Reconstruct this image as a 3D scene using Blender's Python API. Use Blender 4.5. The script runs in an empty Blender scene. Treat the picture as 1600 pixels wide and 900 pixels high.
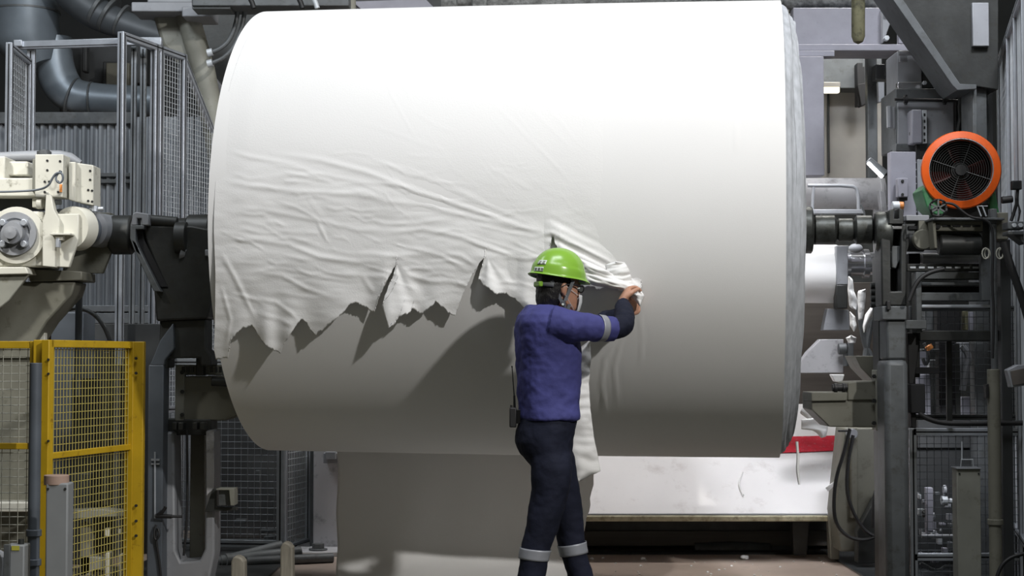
import bpy, bmesh, math, random
import numpy as np
from mathutils import Vector, Matrix, noise
random.seed(7)
R = math.radians
SC = bpy.context.scene
COL = SC.collection

# ------------------------------------------------------------------ camera, light, exposure
F = 2570.0; PITCH = R(2.45); CZ = 1.27
cam = bpy.data.cameras.new('camera'); cam.sensor_width = 36; cam.lens = 36*F/1600; cam.clip_end = 200
camo = bpy.data.objects.new('camera', cam); COL.objects.link(camo)
camo.location = (0, 0, CZ); camo.rotation_euler = (R(90)+PITCH, 0, 0)
SC.camera = camo
cam.dof.use_dof = False

SC.view_settings.view_transform = 'Standard'
SC.view_settings.look = 'None'
SC.view_settings.gamma = 1
SC.view_settings.use_curve_mapping = False
SC.view_settings.exposure = 0.09

W = bpy.data.worlds.new('world'); SC.world = W; W.use_nodes = True
W.node_tree.nodes['Background'].inputs[0].default_value = (1.0, 0.98, 0.80, 1)
W.node_tree.nodes['Background'].inputs[1].default_value = 0.10

def area(name, loc, target, size, energy, color=(1, 1, 1), size_y=None, spread=None):
    l = bpy.data.lights.new(name, 'AREA'); l.energy = energy; l.color = color; l.size = size
    if size_y: l.shape = 'RECTANGLE'; l.size_y = size_y
    if spread: l.spread = spread
    o = bpy.data.objects.new(name, l); COL.objects.link(o); o.location = loc
    o.rotation_euler = (Vector(target)-Vector(loc)).to_track_quat('-Z', 'Y').to_euler()
    return o
def spot(name, loc, target, energy, angle, blend=.4, radius=.15, color=(1, 1, 1)):
    l = bpy.data.lights.new(name, 'SPOT'); l.energy = energy; l.color = color; l.spot_size = R(angle); l.spot_blend = blend
    l.shadow_soft_size = radius
    o = bpy.data.objects.new(name, l); COL.objects.link(o); o.location = loc
    o.rotation_euler = (Vector(target)-Vector(loc)).to_track_quat('-Z', 'Y').to_euler()
    return o
# hall lamp high up in front and to the right (the one that throws the worker's shadow)
spot('hall_floodlight', (5.0, .5, 6.4), (-.8, 8.0, 2.0), 2150, 39, .4, .14, (1, .975, .94))
# row of hall lights in front of and above the reel
area('high_bay_light', (.3, 5.4, 6.8), (0, 8.8, 2.4), 3.2, 225, (.92, .95, 1), 1.4)
area('chute_light', (.35, 10.75, 3.05), (.35, 10.6, .3), 2.7, 38, (1, .97, .95), .2)
area('gap_light', (1.95, 10.0, 3.1), (1.97, 10.25, .5), .3, 5, (.97, .97, 1), .15, spread=R(70))
area('machine_light', (2.5, 11.0, 4.6), (2.4, 12.2, 2.2), 1.2, 60, (1, .97, .92), .4)
area('cabinet_light', (2.9, 7.6, 5.6), (2.5, 10.0, 2.6), .8, 22, (.93, .95, 1), .5, spread=R(70))
area('column_fill_light', (-.85, 10.3, 2.2), (-1.3, 11.0, .5), .5, 42, (.93, .95, 1), .15)  # fill lamp added behind the reel to brighten the pale column
area('guard_inner_light', (2.42, 9.32, .85), (2.47, 9.75, .35), .3, 2.2, (.93, .95, 1), .08)
area('rear_bay_light', (-3.4, 8.6, 5.6), (-2.9, 12.0, 2.6), 1.6, 70, (.88, .94, 1), .6)
spot('cream_fill_spot', (-3.6, 7.0, 4.0), (-2.95, 9.0, 1.95), 330, 34, .6, .15, (1, .98, .93))  # spot added to brighten the cream machine head only

# ------------------------------------------------------------------ pixel helpers (points at their own real distance)
cp, sp = math.cos(PITCH), math.sin(PITCH)
def P(px, py, Y):
    u = (px-800)/F; v = (450-py)/F
    k = Y/(cp-v*sp)
    return Vector((u*k, Y, CZ+(sp+v*cp)*k))
def project(x, y, z):
    zz = z-CZ
    d = y*cp+zz*sp; v = -y*sp+zz*cp
    return 800+F*x/d, 450-F*v/d
def S(Y): return Y/F           # metres per pixel at distance Y

# ------------------------------------------------------------------ materials
def lin(c):
    c = c/255
    return c/12.92 if c <= .04045 else ((c+.055)/1.055)**2.4
def rgb(r, g, b): return (lin(r), lin(g), lin(b), 1)
def mat(name, col, rough=.5, metal=0, var=.12, scale=6, bump=0, bscale=60, dirt=None, dirtamt=.0, spec=.5, stretch=None):
    m = bpy.data.materials.new(name); m.use_nodes = True; nt = m.node_tree; n = nt.nodes; L = nt.links
    b = n['Principled BSDF']; b.inputs['Roughness'].default_value = rough; b.inputs['Metallic'].default_value = metal
    b.inputs['Specular IOR Level'].default_value = spec
    tc = n.new('ShaderNodeTexCoord'); mp = n.new('ShaderNodeMapping'); L.new(tc.outputs['Object'], mp.inputs[0])
    if stretch: mp.inputs['Scale'].default_value = stretch
    nz = n.new('ShaderNodeTexNoise'); nz.inputs['Scale'].default_value = scale; nz.inputs['Detail'].default_value = 6
    L.new(mp.outputs[0], nz.inputs['Vector'])
    cr = n.new('ShaderNodeValToRGB'); cr.color_ramp.elements[0].position = .3; cr.color_ramp.elements[1].position = .7
    c0 = [max(0, c*(1-var)) for c in col[:3]]+[1]; c1 = [min(1, c*(1+var)) for c in col[:3]]+[1]
    cr.color_ramp.elements[0].color = c0; cr.color_ramp.elements[1].color = c1
    L.new(nz.outputs['Fac'], cr.inputs[0]); out = cr.outputs[0]
    if dirt:
        n2 = n.new('ShaderNodeTexNoise'); n2.inputs['Scale'].default_value = scale*2.3; n2.inputs['Detail'].default_value = 8
        n2.inputs['Roughness'].default_value = .7
        L.new(mp.outputs[0], n2.inputs['Vector'])
        r2 = n.new('ShaderNodeValToRGB'); r2.color_ramp.elements[0].position = .62-dirtamt*.3; r2.color_ramp.elements[1].position = .72
        r2.color_ramp.elements[0].color = (0, 0, 0, 1); r2.color_ramp.elements[1].color = (1, 1, 1, 1)
        L.new(n2.outputs['Fac'], r2.inputs[0])
        mx = n.new('ShaderNodeMix'); mx.data_type = 'RGBA'
        L.new(r2.outputs[0], mx.inputs[0]); L.new(out, mx.inputs[6]); mx.inputs[7].default_value = dirt
        out = mx.outputs[2]
    L.new(out, b.inputs['Base Color'])
    if bump:
        n3 = n.new('ShaderNodeTexNoise'); n3.inputs['Scale'].default_value = bscale; n3.inputs['Detail'].default_value = 4
        L.new(mp.outputs[0], n3.inputs['Vector'])
        bp = n.new('ShaderNodeBump'); bp.inputs['Strength'].default_value = bump; bp.inputs['Distance'].default_value = .01
        L.new(n3.outputs['Fac'], bp.inputs['Height']); L.new(bp.outputs[0], b.inputs['Normal'])
    return m
def emit(name, col, st):
    m = bpy.data.materials.new(name); m.use_nodes = True; nt = m.node_tree
    b = nt.nodes['Principled BSDF']; b.inputs['Base Color'].default_value = col
    b.inputs['Emission Color'].default_value = col; b.inputs['Emission Strength'].default_value = st
    return m
M = dict(
    paper=mat('paper', (.80, .795, .785, 1), .95, 0, .012, 3, .05, 220, spec=.1),
    tissue=mat('tissue', (.80, .795, .785, 1), .95, 0, .01, 3, .10, 130, spec=.1),
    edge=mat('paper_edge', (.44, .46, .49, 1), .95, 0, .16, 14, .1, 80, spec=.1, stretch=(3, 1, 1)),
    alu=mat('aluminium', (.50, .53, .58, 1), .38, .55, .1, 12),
    aludark=mat('dark_aluminium', (.30, .32, .34, 1), .45, .5, .12, 12),
    wire=mat('galvanised_wire', (.52, .55, .58, 1), .5, .2, .1, 9),
    wiredark=mat('dark_wire', (.10, .11, .12, 1), .5, .3, .1, 9),
    black=mat('black_rubber', (.012, .012, .013, 1), .55, 0, .1),
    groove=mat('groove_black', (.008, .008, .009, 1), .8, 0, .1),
    steel=mat('dark_steel', (.036, .038, .037, 1), .45, .3, .25, 8, .08, 40, rgb(50, 50, 46), .3),
    steelmid=mat('grey_steel', (.105, .113, .118, 1), .5, .2, .18, 8, .05, 40, rgb(72, 73, 70), .3),
    steellight=mat('light_grey_paint', (.26, .27, .29, 1), .5, .05, .12, 6, .03, 40, rgb(120, 120, 120), .1),
    lav=mat('pale_grey_paint', (.26, .26, .30, 1), .55, .05, .06, 14, .03, 60, rgb(130, 130, 138), .1),
    chrome=mat('polished_steel', (.75, .76, .80, 1), .18, .9, .08, 10),
    litsteel=mat('lit_steel', (.62, .63, .66, 1), .38, .35, .05, 10),  # lightened so the polished roller's highlight sits in its colour
    shaft=mat('machined_steel', (.075, .08, .076, 1), .38, .6, .3, 10, .06, 60, rgb(45, 45, 38), .5),
    blue=mat('blue_grey_steel', (.10, .115, .135, 1), .5, .2, .15, 6),
    duct=mat('duct_steel', (.20, .235, .27, 1), .42, .35, .18, 4, .05, 30),
    ductdark=mat('dark_duct', (.075, .085, .095, 1), .5, .2, .18, 4),
    cream=mat('cream_paint', (.60, .59, .52, 1), .5, 0, .05, 5, .03, 40, rgb(120, 116, 100), .15),
    olive=mat('olive_grey_paint', (.15, .147, .118, 1), .55, 0, .12, 6, .06, 40, rgb(84, 82, 70), .2),
    olivelight=mat('pale_olive_paint', (.24, .24, .205, 1), .55, 0, .12, 6, .05, 40, rgb(108, 106, 92), .15),
    yellow=mat('yellow_paint', (.52, .33, .012, 1), .45, 0, .1, 7, .02, 40, rgb(120, 85, 20), .1),
    yellowwire=mat('yellow_wire', (.50, .42, .12, 1), .5, 0, .1),
    palewire=mat('pale_wire', (.42, .42, .36, 1), .5, 0, .1),
    corr=mat('corrugated_sheet', (.27, .29, .315, 1), .45, .3, .1, 5, .0, 40, rgb(110, 112, 115), .2, stretch=(3, 3, .4)),
    white=mat('chute_paint', (.74, .73, .74, 1), .5, 0, .05, 2.2, .02, 40, rgb(200, 196, 196), .25, stretch=(1, 1, .35)),
    colwhite=mat('white_column_paint', (.45, .45, .47, 1), .55, 0, .1, 3, .03, 40, rgb(105, 104, 104), .3),
    lip=mat('yellowed_lip', (.46, .43, .30, 1), .55, 0, .15, 8, .05, 40, rgb(110, 100, 75), .5),
    red=mat('red_tape', (.62, .018, .045, 1), .5, 0, .15, 20, .0, 40, rgb(200, 120, 130), .25),
    floordark=mat('low_bounce_floor', (.10, .097, .080, 1), .5, 0, .12, 2.0, .03, 50, rgb(60, 60, 52), .2),  # invented dark tone that lowers the light bounced under the reel
    floor=mat('floor_paint', (.44, .355, .30, 1), .35, 0, .12, 2.0, .03, 50, rgb(150, 140, 130), .22),
    darkwall=mat('dark_wall', (.028, .031, .032, 1), .8, 0, .4, 1.2),
    darkbox=mat('dark_panel', (.045, .048, .05, 1), .55, .1, .25, 4),
    brown=mat('brown_grey_beam', (.10, .088, .078, 1), .55, 0, .2, 5, .05, 20, stretch=(.3, 1, 4)),
    hood=mat('hood_steel', (.36, .345, .32, 1), .4, .3, .2, 2.0, .03, 20),
    orange=mat('orange_paint', (.80, .115, .008, 1), .42, 0, .06, 14, .02, 40, rgb(150, 60, 15), .1),
    fanred=mat('fan_blade_red', (.07, .010, .008, 1), .45, 0, .15),
    fanblack=mat('fan_black', (.012, .012, .012, 1), .5, 0, .1),
    green=mat('green_paint', (.05, .21, .085, 1), .5, 0, .15, 10, .02, 40, rgb(40, 60, 45), .2),
    helmet=mat('helmet_green', (.23, .45, .05, 1), .25, 0, .03, 4),
    helmetdark=mat('helmet_liner', (.01, .012, .012, 1), .6, 0, .1),
    sticker=mat('white_sticker', (.62, .68, .62, 1), .5, 0, .05),
    ink=mat('black_ink', (.03, .04, .03, 1), .6, 0, .1),
    jacket=mat('blue_jacket', (.055, .058, .20, 1), .75, 0, .10, 9, .35, 26, spec=.25),
    navy=mat('navy_cloth', (.011, .013, .026, 1), .8, 0, .2, 9, .35, 26, spec=.2),
    reflect=mat('reflective_tape', (.27, .28, .31, 1), .4, .1, .06, 30),
    skin=mat('skin', (.47, .245, .16, 1), .5, 0, .06, 30, .05, 120),
    hair=mat('black_hair', (.010, .009, .009, 1), .5, 0, .3, 120, .5, 260, stretch=(1, 1, .2)),
    mask=mat('white_mask', (.72, .74, .76, 1), .8, 0, .03),
    strap=mat('grey_strap', (.14, .15, .16, 1), .6, 0, .1),
    tan=mat('tan_cap', (.36, .25, .20, 1), .6, 0, .15),
    greybox=mat('grey_post_paint', (.235, .245, .25, 1), .55, 0, .06, 8),
    khaki=mat('khaki_padding', (.13, .125, .07, 1), .8, 0, .15, 8, .2, 30, rgb(25, 25, 18), .45),
    wood=mat('weathered_wood', (.22, .20, .16, 1), .8, 0, .25, 12, .1, 40, stretch=(4, 4, .5)),
    mottle=mat('mottled_roller', (.20, .21, .21, 1), .5, .1, .5, 18, .05, 40, rgb(55, 58, 58), .7),
    scrap=mat('scrap_paper', (.78, .78, .77, 1), .95, 0, .05, 20, .4, 60, spec=.1),
    backroll=mat('roll_paper', (.85, .85, .85, 1), .9, 0, .01),
    lampwarm=emit('lamp_warm', (1, .93, .70, 1), 3.0),
    lampcold=emit('lamp_cold', (.95, .97, 1, 1), 4.0),
    gold=mat('amber_lamp', (.8, .3, .08, 1), .4),
)

# ------------------------------------------------------------------ mesh builder
class MB:
    def __init__(s): s.v = []; s.f = []
    def add(s, vs, fs):
        o = len(s.v); s.v += [tuple(v) for v in vs]; s.f += [tuple(i+o for i in f) for f in fs]; return s
    def hexa(s, c):      # 8 corners: bottom ring 0-3, top ring 4-7
        return s.add(c, [(0, 3, 2, 1), (4, 5, 6, 7), (0, 1, 5, 4), (1, 2, 6, 5), (2, 3, 7, 6), (3, 0, 4, 7)])
    def box(s, x0, x1, y0, y1, z0, z1):
        return s.hexa([(x0, y0, z0), (x1, y0, z0), (x1, y1, z0), (x0, y1, z0), (x0, y0, z1), (x1, y0, z1), (x1, y1, z1), (x0, y1, z1)])
    def pbox(s, px0, py0, px1, py1, Y, d=.05):     # box whose front face, at distance Y, spans these sizes
        a = P(px0, py1, Y); b = P(px1, py0, Y)
        return s.box(a.x, b.x, Y, Y+d, a.z, b.z)
    def pprism(s, pts, Y, d=.05, yaw=0, pivot=None):
        vs = [P(x, y, Y) for x, y in pts]
        if sum(vs[i].x*vs[(i+1) % len(vs)].z-vs[(i+1) % len(vs)].x*vs[i].z for i in range(len(vs))) < 0: vs.reverse()
        n = len(vs); bk = [v+Vector((0, d, 0)) for v in vs]
        fs = [tuple(range(n)), tuple(reversed(range(n, 2*n)))]+[(i, i+n, (i+1) % n+n, (i+1) % n) for i in range(n)]
        return s.add(vs+bk, fs)
    def bar(s, p0, p1, w, h, up=(0, 0, 1)):
        p0 = Vector(p0); p1 = Vector(p1); d = (p1-p0).normalized(); up = Vector(up)
        if abs(d.dot(up)) > .98: up = Vector((0, 1, 0))
        a = d.cross(up).normalized()*w/2; b = a.cross(d).normalized()*h/2
        r = [-a-b, a-b, a+b, -a+b]
        return s.add([p0+q for q in r]+[p1+q for q in r], [(0, 1, 2, 3), (7, 6, 5, 4), (0, 4, 5, 1), (1, 5, 6, 2), (2, 6, 7, 3), (3, 7, 4, 0)])
    def cyl(s, p0, p1, r, r2=None, seg=24, caps=True):
        return s.tube([p0, p1], [r, r if r2 is None else r2], seg, caps)
    def tube(s, pts, r, seg=10, caps=True, smooth=0):
        pts = [Vector(p) for p in pts]
        rr = list(r) if isinstance(r, (list, tuple)) else [r]*len(pts)
        for _ in range(smooth):
            np_, nr = [pts[0]], [rr[0]]
            for i in range(len(pts)-1):
                np_ += [pts[i]*.75+pts[i+1]*.25, pts[i]*.25+pts[i+1]*.75]; nr += [rr[i]*.75+rr[i+1]*.25, rr[i]*.25+rr[i+1]*.75]
            np_.append(pts[-1]); nr.append(rr[-1]); pts, rr = np_, nr
        n = len(pts); tang = []
        for i in range(n):
            t = (pts[min(i+1, n-1)]-pts[max(i-1, 0)]); tang.append(t.normalized() if t.length > 1e-9 else Vector((0, 0, 1)))
        up = Vector((0, 0, 1)) if abs(tang[0].z) < .9 else Vector((0, 1, 0))
        a = tang[0].cross(up).normalized(); vs = []
        for i in range(n):
            a = (a-tang[i]*a.dot(tang[i])).normalized(); b = tang[i].cross(a)
            for k in range(seg):
                t = 2*math.pi*k/seg; vs.append(pts[i]+(a*math.cos(t)+b*math.sin(t))*rr[i])
        fs = []
        for i in range(n-1):
            for k in range(seg):
                k2 = (k+1) % seg; fs.append((i*seg+k, i*seg+k2, (i+1)*seg+k2, (i+1)*seg+k))
        if caps: fs.append(tuple(reversed(range(seg)))); fs.append(tuple(range((n-1)*seg, n*seg)))
        return s.add(vs, fs)
    def lathe(s, prof, origin, axis, seg=48):      # prof: (distance along axis, radius)
        axis = Vector(axis).normalized(); o = Vector(origin)
        up = Vector((0, 0, 1)) if abs(axis.z) < .9 else Vector((0, 1, 0))
        a = axis.cross(up).normalized(); b = axis.cross(a); vs = []
        for t, r in prof:
            for k in range(seg):
                q = 2*math.pi*k/seg; vs.append(o+axis*t+(a*math.cos(q)+b*math.sin(q))*max(r, 1e-4))
        fs = []
        for i in range(len(prof)-1):
            for k in range(seg):
                k2 = (k+1) % seg; fs.append((i*seg+k, i*seg+k2, (i+1)*seg+k2, (i+1)*seg+k))
        return s.add(vs, fs)
    def loft(s, rings, caps=True):
        n = len(rings[0]); vs = [p for r in rings for p in r]; fs = []
        for i in range(len(rings)-1):
            for k in range(n):
                k2 = (k+1) % n; fs.append((i*n+k, i*n+k2, (i+1)*n+k2, (i+1)*n+k))
        if caps: fs.append(tuple(reversed(range(n)))); fs.append(tuple(range((len(rings)-1)*n, len(rings)*n)))
        return s.add(vs, fs)
    def ellipsoid(s, c, rx, ry, rz, rot=None, u=24, v=14):
        c = Vector(c); rings = []
        for i in range(v+1):
            ph = -math.pi/2+math.pi*i/v; ph = max(min(ph, math.pi/2-.02), -math.pi/2+.02)
            ring = []
            for k in range(u):
                t = 2*math.pi*k/u; q = Vector((rx*math.cos(ph)*math.cos(t), ry*math.cos(ph)*math.sin(t), rz*math.sin(ph)))
                if rot is not None: q = rot @ q
                ring.append(c+q)
            rings.append(ring)
        return s.loft(rings)
    def build_split(s, name, m, parent=None, bev=0):
        par = list(range(len(s.v)))
        def find(a):
            while par[a] != a: par[a] = par[par[a]]; a = par[a]
            return a
        for f in s.f:
            for q in f[1:]: par[find(q)] = find(f[0])
        grp = {}
        for f in s.f: grp.setdefault(find(f[0]), []).append(f)
        for fs in grp.values():
            ids = sorted({i for f in fs for i in f}); mp_ = {a: b for b, a in enumerate(ids)}
            m2 = MB(); m2.v = [s.v[i] for i in ids]; m2.f = [tuple(mp_[i] for i in f) for f in fs]; m2.build(name, m, parent, bev)
    def build(s, name, m, parent=None, bev=0, smooth=True, label=None):
        me = bpy.data.meshes.new(name); me.from_pydata(s.v, [], s.f); me.update()
        bm = bmesh.new(); bm.from_mesh(me); bmesh.ops.recalc_face_normals(bm, faces=bm.faces); bm.to_mesh(me); bm.free()
        if smooth:
            me.polygons.foreach_set('use_smooth', [True]*len(me.polygons)); me.set_sharp_from_angle(angle=R(38))
        me.materials.append(M[m] if isinstance(m, str) else m)
        o = bpy.data.objects.new(name, me); COL.objects.link(o)
        if parent is not None:
            o.parent = parent
            root = Vector(parent.get('_o', (0, 0, 0)))
            o.location = -root if '_o' in parent else (0, 0, 0)
        if bev:
            b = o.modifiers.new('bevel', 'BEVEL'); b.width = bev; b.segments = 2; b.limit_method = 'ANGLE'; b.angle_limit = R(40)
        if label: o['label'] = label
        return o
def thing(name, label, cat, loc=(0, 0, 0), group=None):
    o = bpy.data.objects.new(name, None); COL.objects.link(o); o.location = loc; o.empty_display_size = .1
    o['label'] = label; o['category'] = cat; o['_o'] = tuple(loc)
    if group: o['group'] = group
    return o
def tag(o, label, cat, group=None):
    o['label'] = label; o['category'] = cat
    if group: o['group'] = group
    return o
def struct(o): o['kind'] = 'structure'; return o
def copy_tree(o, parent=None):
    c = o.copy(); COL.objects.link(c)
    if parent is not None: c.parent = parent
    for ch in [x for x in bpy.data.objects if x.parent == o]: copy_tree(ch, c)
    return c

# ------------------------------------------------------------------ the setting
struct(MB().box(-9, 9, 8.85, 17.2, -.1, 0).build('floor', 'floor'))
struct(MB().box(-9, 9, -2, 8.85, -.1, 0).build('floor_front', 'floordark'))  # unseen front floor, darkened to cut bounce onto the reel
struct(MB().box(-9, 9, 17, 17.2, 0, 9).build('wall_back', 'darkwall'))
struct(MB().box(-9.2, -9, -2, 17.2, 0, 9).build('wall_left', 'darkwall'))
struct(MB().box(9, 9.2, -2, 17.2, 0, 9).build('wall_right', 'darkwall'))

# ------------------------------------------------------------------ the big paper reel
RR = 1.232
CL = Vector((-1.335, 9.30, 0)); CR = Vector((1.452, 8.928, 0))
CL.z = P(430, 365, 9.30).z+.01; CR.z = P(1245, 364, 8.935).z+.015
AX = (CR-CL).normalized(); LEN = (CR-CL).length
A_up = Vector((0, 0, 1)); A_up = (A_up-AX*A_up.dot(AX)).normalized()
A_fr = AX.cross(A_up).normalized()
if A_fr.y > 0: A_fr = -A_fr
# folds drawn by tension in the loose tissue: polylines with height and width (px at the reel face)
FOLDS = [
    ([(425, 238), (500, 250), (570, 268), (640, 295), (700, 315), (790, 345), (868, 370)], .016, 6.5),
    ([(540, 250), (620, 262), (700, 290), (770, 325), (880, 372)], .008, 7),
    ([(345, 232), (390, 245), (430, 252), (480, 262)], .007, 5),
    ([(340, 280), (400, 292), (470, 300), (560, 303), (620, 318)], .009, 6),
    ([(420, 275), (500, 272), (560, 284), (640, 290)], .006, 5),
    ([(350, 322), (420, 330), (500, 345), (560, 360), (630, 362)], .007, 5.5),
    ([(600, 316), (660, 320), (740, 340), (800, 352), (860, 365)], .009, 6),
    ([(340, 372), (400, 375), (450, 382), (500, 402), (560, 410), (600, 408)], .010, 5.5),
    ([(430, 372), (480, 380), (540, 395), (620, 400), (700, 392)], .006, 6),
    ([(400, 425), (440, 430), (480, 452), (520, 465)], .009, 5),
    ([(345, 395), (365, 430), (385, 470), (400, 500)], .010, 6),
    ([(380, 465), (430, 472), (455, 490), (470, 505)], .008, 5),
    ([(400, 490), (440, 500), (460, 512)], .006, 5),
    ([(495, 345), (510, 375), (525, 392)], .007, 4.5),
    ([(600, 30), (606, 70), (622, 120), (645, 160)], .006, 4),
    ([(596, 105), (610, 145), (640, 200), (655, 222)], .005, 4),
    ([(640, 170), (680, 195), (720, 210)], .004, 5),
    ([(560, 190), (610, 205), (660, 225), (700, 235)], .004, 5),
    ([(760, 150), (800, 190), (860, 250), (900, 295)], .005, 5),
    ([(800, 130), (840, 180), (900, 240)], .004, 5),
    ([(812, 60), (822, 110), (850, 160), (900, 220)], .004, 5),
    ([(760, 260), (800, 280), (840, 305)], .005, 4.5),
    ([(600, 365), (660, 358), (720, 370), (790, 395), (850, 402)], .010, 6),
    ([(620, 412), (640, 430), (672, 440), (705, 440)], .010, 6),
    ([(640, 385), (690, 400), (735, 425)], .007, 5),
    ([(560, 335), (600, 350), (650, 350), (700, 340)], .005, 5),
    ([(345, 445), (360, 500), (352, 545)], .008, 5),
    ([(500, 425), (540, 430), (600, 432), (620, 430)], .006, 6),
    ([(565, 430), (585, 460)], .006, 6),
    ([(690, 395), (720, 400), (745, 415)], .007, 5),
    ([(780, 402), (820, 404), (866, 402)], .010, 5),
]
_r = random.Random(42)
for _k in range(95):
    _x = _r.uniform(336, 800); _y = _r.uniform(235, 470); _L = _r.uniform(25, 85); _s = _r.uniform(-.05, .45); _c = _r.uniform(-.12, .12)
    FOLDS.append(([(_x, _y), (_x+_L*.5, _y+_L*.5*_s+_L*_c), (_x+_L, _y+_L*_s)], _r.uniform(.003, .0065), _r.uniform(2.6, 4.5)))
for _k in range(26):
    _x = _r.uniform(420, 960); _y = _r.uniform(60, 300); _L = _r.uniform(30, 90)
    FOLDS.append(([(_x, _y), (_x+_L*.45, _y+_L*.6), (_x+_L, _y+_L*1.0)], _r.uniform(.0012, .0025), _r.uniform(2.5, 4)))
for _k in range(7):
    FOLDS.append(([(868, 371+_k*.5), (905, 385+_k*7), (950, 408+_k*6), (1000, 450+_k*3)], .011, 3.2))
FOLDS_R = [   # on the taut paper below the hands
    ([(1000, 485), (1004, 530), (1000, 575)], .004, 3.5),
    ([(985, 500), (968, 540), (960, 575), (966, 640)], .005, 4),
    ([(975, 520), (945, 560), (940, 600), (948, 650)], .006, 4),
    ([(1150, 190), (1151, 240)], .004, 3),
]
def seg_field(px, py, folds):
    h = np.zeros_like(px)
    for pts, amp, w in folds:
        best = np.full_like(px, 1e9); tt = np.zeros_like(px); tot = sum(math.dist(pts[i], pts[i+1]) for i in range(len(pts)-1)); acc = 0
        for i in range(len(pts)-1):
            ax, ay = pts[i]; bx, by = pts[i+1]; dx, dy = bx-ax, by-ay; l2 = dx*dx+dy*dy
            t = np.clip(((px-ax)*dx+(py-ay)*dy)/l2, 0, 1)
            d = np.hypot(px-ax-t*dx, py-ay-t*dy); m = d < best
            best = np.where(m, d, best); tt = np.where(m, (acc+t*math.sqrt(l2))/tot, tt); acc += math.sqrt(l2)
        w = w*.72
        prof = np.exp(-(best/w)**2)-.35*np.exp(-(best/(w*2.2))**2)
        h += amp*prof*np.clip(np.sin(np.pi*np.clip(tt, .02, .98))*1.6, 0, 1)
    return h
def vnoise(px, py, s, seed):
    f = np.vectorize(lambda a, b: noise.noise(Vector((a*s, b*s, seed))))
    return f(px, py)
reel = thing('paper_reel', 'huge white parent reel of tissue paper filling the middle of the hall', 'paper reel', (CL+CR)/2)
def reel_body():
    ns = 230; ths = list(np.linspace(-95, 100, 300))+list(np.linspace(104, 260, 60))   # 0 = towards camera, 90 = up
    s = np.linspace(0, LEN, ns); th = np.radians(np.array(ths))
    Sg, Tg = np.meshgrid(s, th, indexing='ij')
    rad = RR+.006*np.sin(np.pi*Sg/LEN)
    def pos(rad):
        c = np.array(CL)[None, None, :]+Sg[..., None]*np.array(AX)+rad[..., None]*(np.cos(Tg)[..., None]*np.array(A_fr)+np.sin(Tg)[..., None]*np.array(A_up))
        return c
    p = pos(rad); px, py = project(p[..., 0], p[..., 1], p[..., 2])
    front = (np.degrees(Tg) < 88) & (np.degrees(Tg) > -80)
    rad = rad+np.where(front, seg_field(px, py, FOLDS_R), 0)
    p = pos(rad)
    nt_ = len(th); fs = []
    for i in range(ns-1):
        for j in range(nt_): j2 = (j+1) % nt_; fs.append((i*nt_+j, i*nt_+j2, (i+1)*nt_+j2, (i+1)*nt_+j))
    mb = MB(); mb.add([tuple(q) for q in p.reshape(-1, 3)], fs)
    mb.lathe([(0, RR), (.006, RR-.1), (.01, .2)], CL, AX, 96)
    return mb.build('paper_roll', 'paper', reel)
reel_body()
def reel_edge():      # telescoped, slightly wavy layers at the right-hand end
    prof = []; seg = 200; rnd = random.Random(3); mb = MB(); rows = []
    rs = [0, .004, .009]+[.009+.0085*k for k in range(1, 40)]+[.36, .42, .5, .62, .78, .95, 1.1]
    for i, dr in enumerate(rs):
        bulge = .110*(1-math.exp(-dr/.075))*(1-.10*dr)
        row = []
        for k in range(seg):
            t = 2*math.pi*k/seg
            jt = .0045*math.sin(i*2.4)+.003*math.sin(i*5.1+math.sin(t*2))+.016*noise.noise(Vector((math.cos(t)*2.2, math.sin(t)*2.2, i*.22))) - (.011 if i % 6 == 3 else 0) + (.006 if i % 9 == 5 else 0) if i > 1 else 0
            row.append(CR+AX*(-.012+bulge*(.8+.2*math.cos(t))+jt)+(A_fr*math.cos(t)+A_up*math.sin(t))*(RR-dr))
        rows.append(row)
    mb.loft(rows, caps=False)
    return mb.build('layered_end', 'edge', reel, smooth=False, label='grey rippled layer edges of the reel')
reel_edge()
mb = MB()
AXR = CR+AX*.05
def ax_x(px):   # distance along the axis from CR where the axis crosses this pixel column
    u = (px-800)/F
    return (u*CR.y-CR.x)/(AX.x-u*AX.y)
prof = [(0, .001), (0.02, .125)]
for x0, x1, r in ((1250, 1271, .128), (1273, 1307, .079), (1309, 1335, .062), (1337, 1365, .078)):
    prof += [(ax_x(x0), r-.012), (ax_x(x0)+.008, r), (ax_x(x1)-.008, r), (ax_x(x1), r-.012)]
prof.append((ax_x(1366), .001))
mb.lathe(prof, CR, AX, 48); mb.build('core_shaft', 'shaft', reel, label='stepped steel shaft end sticking out of the reel')
prof = [(0, .05), (-.02, .12), (-.10, .12), (-.11, .10), (-.45, .10), (-.46, .05)]
MB().lathe(prof, CL, AX, 40).build('core_shaft', 'shaft', reel)

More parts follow.
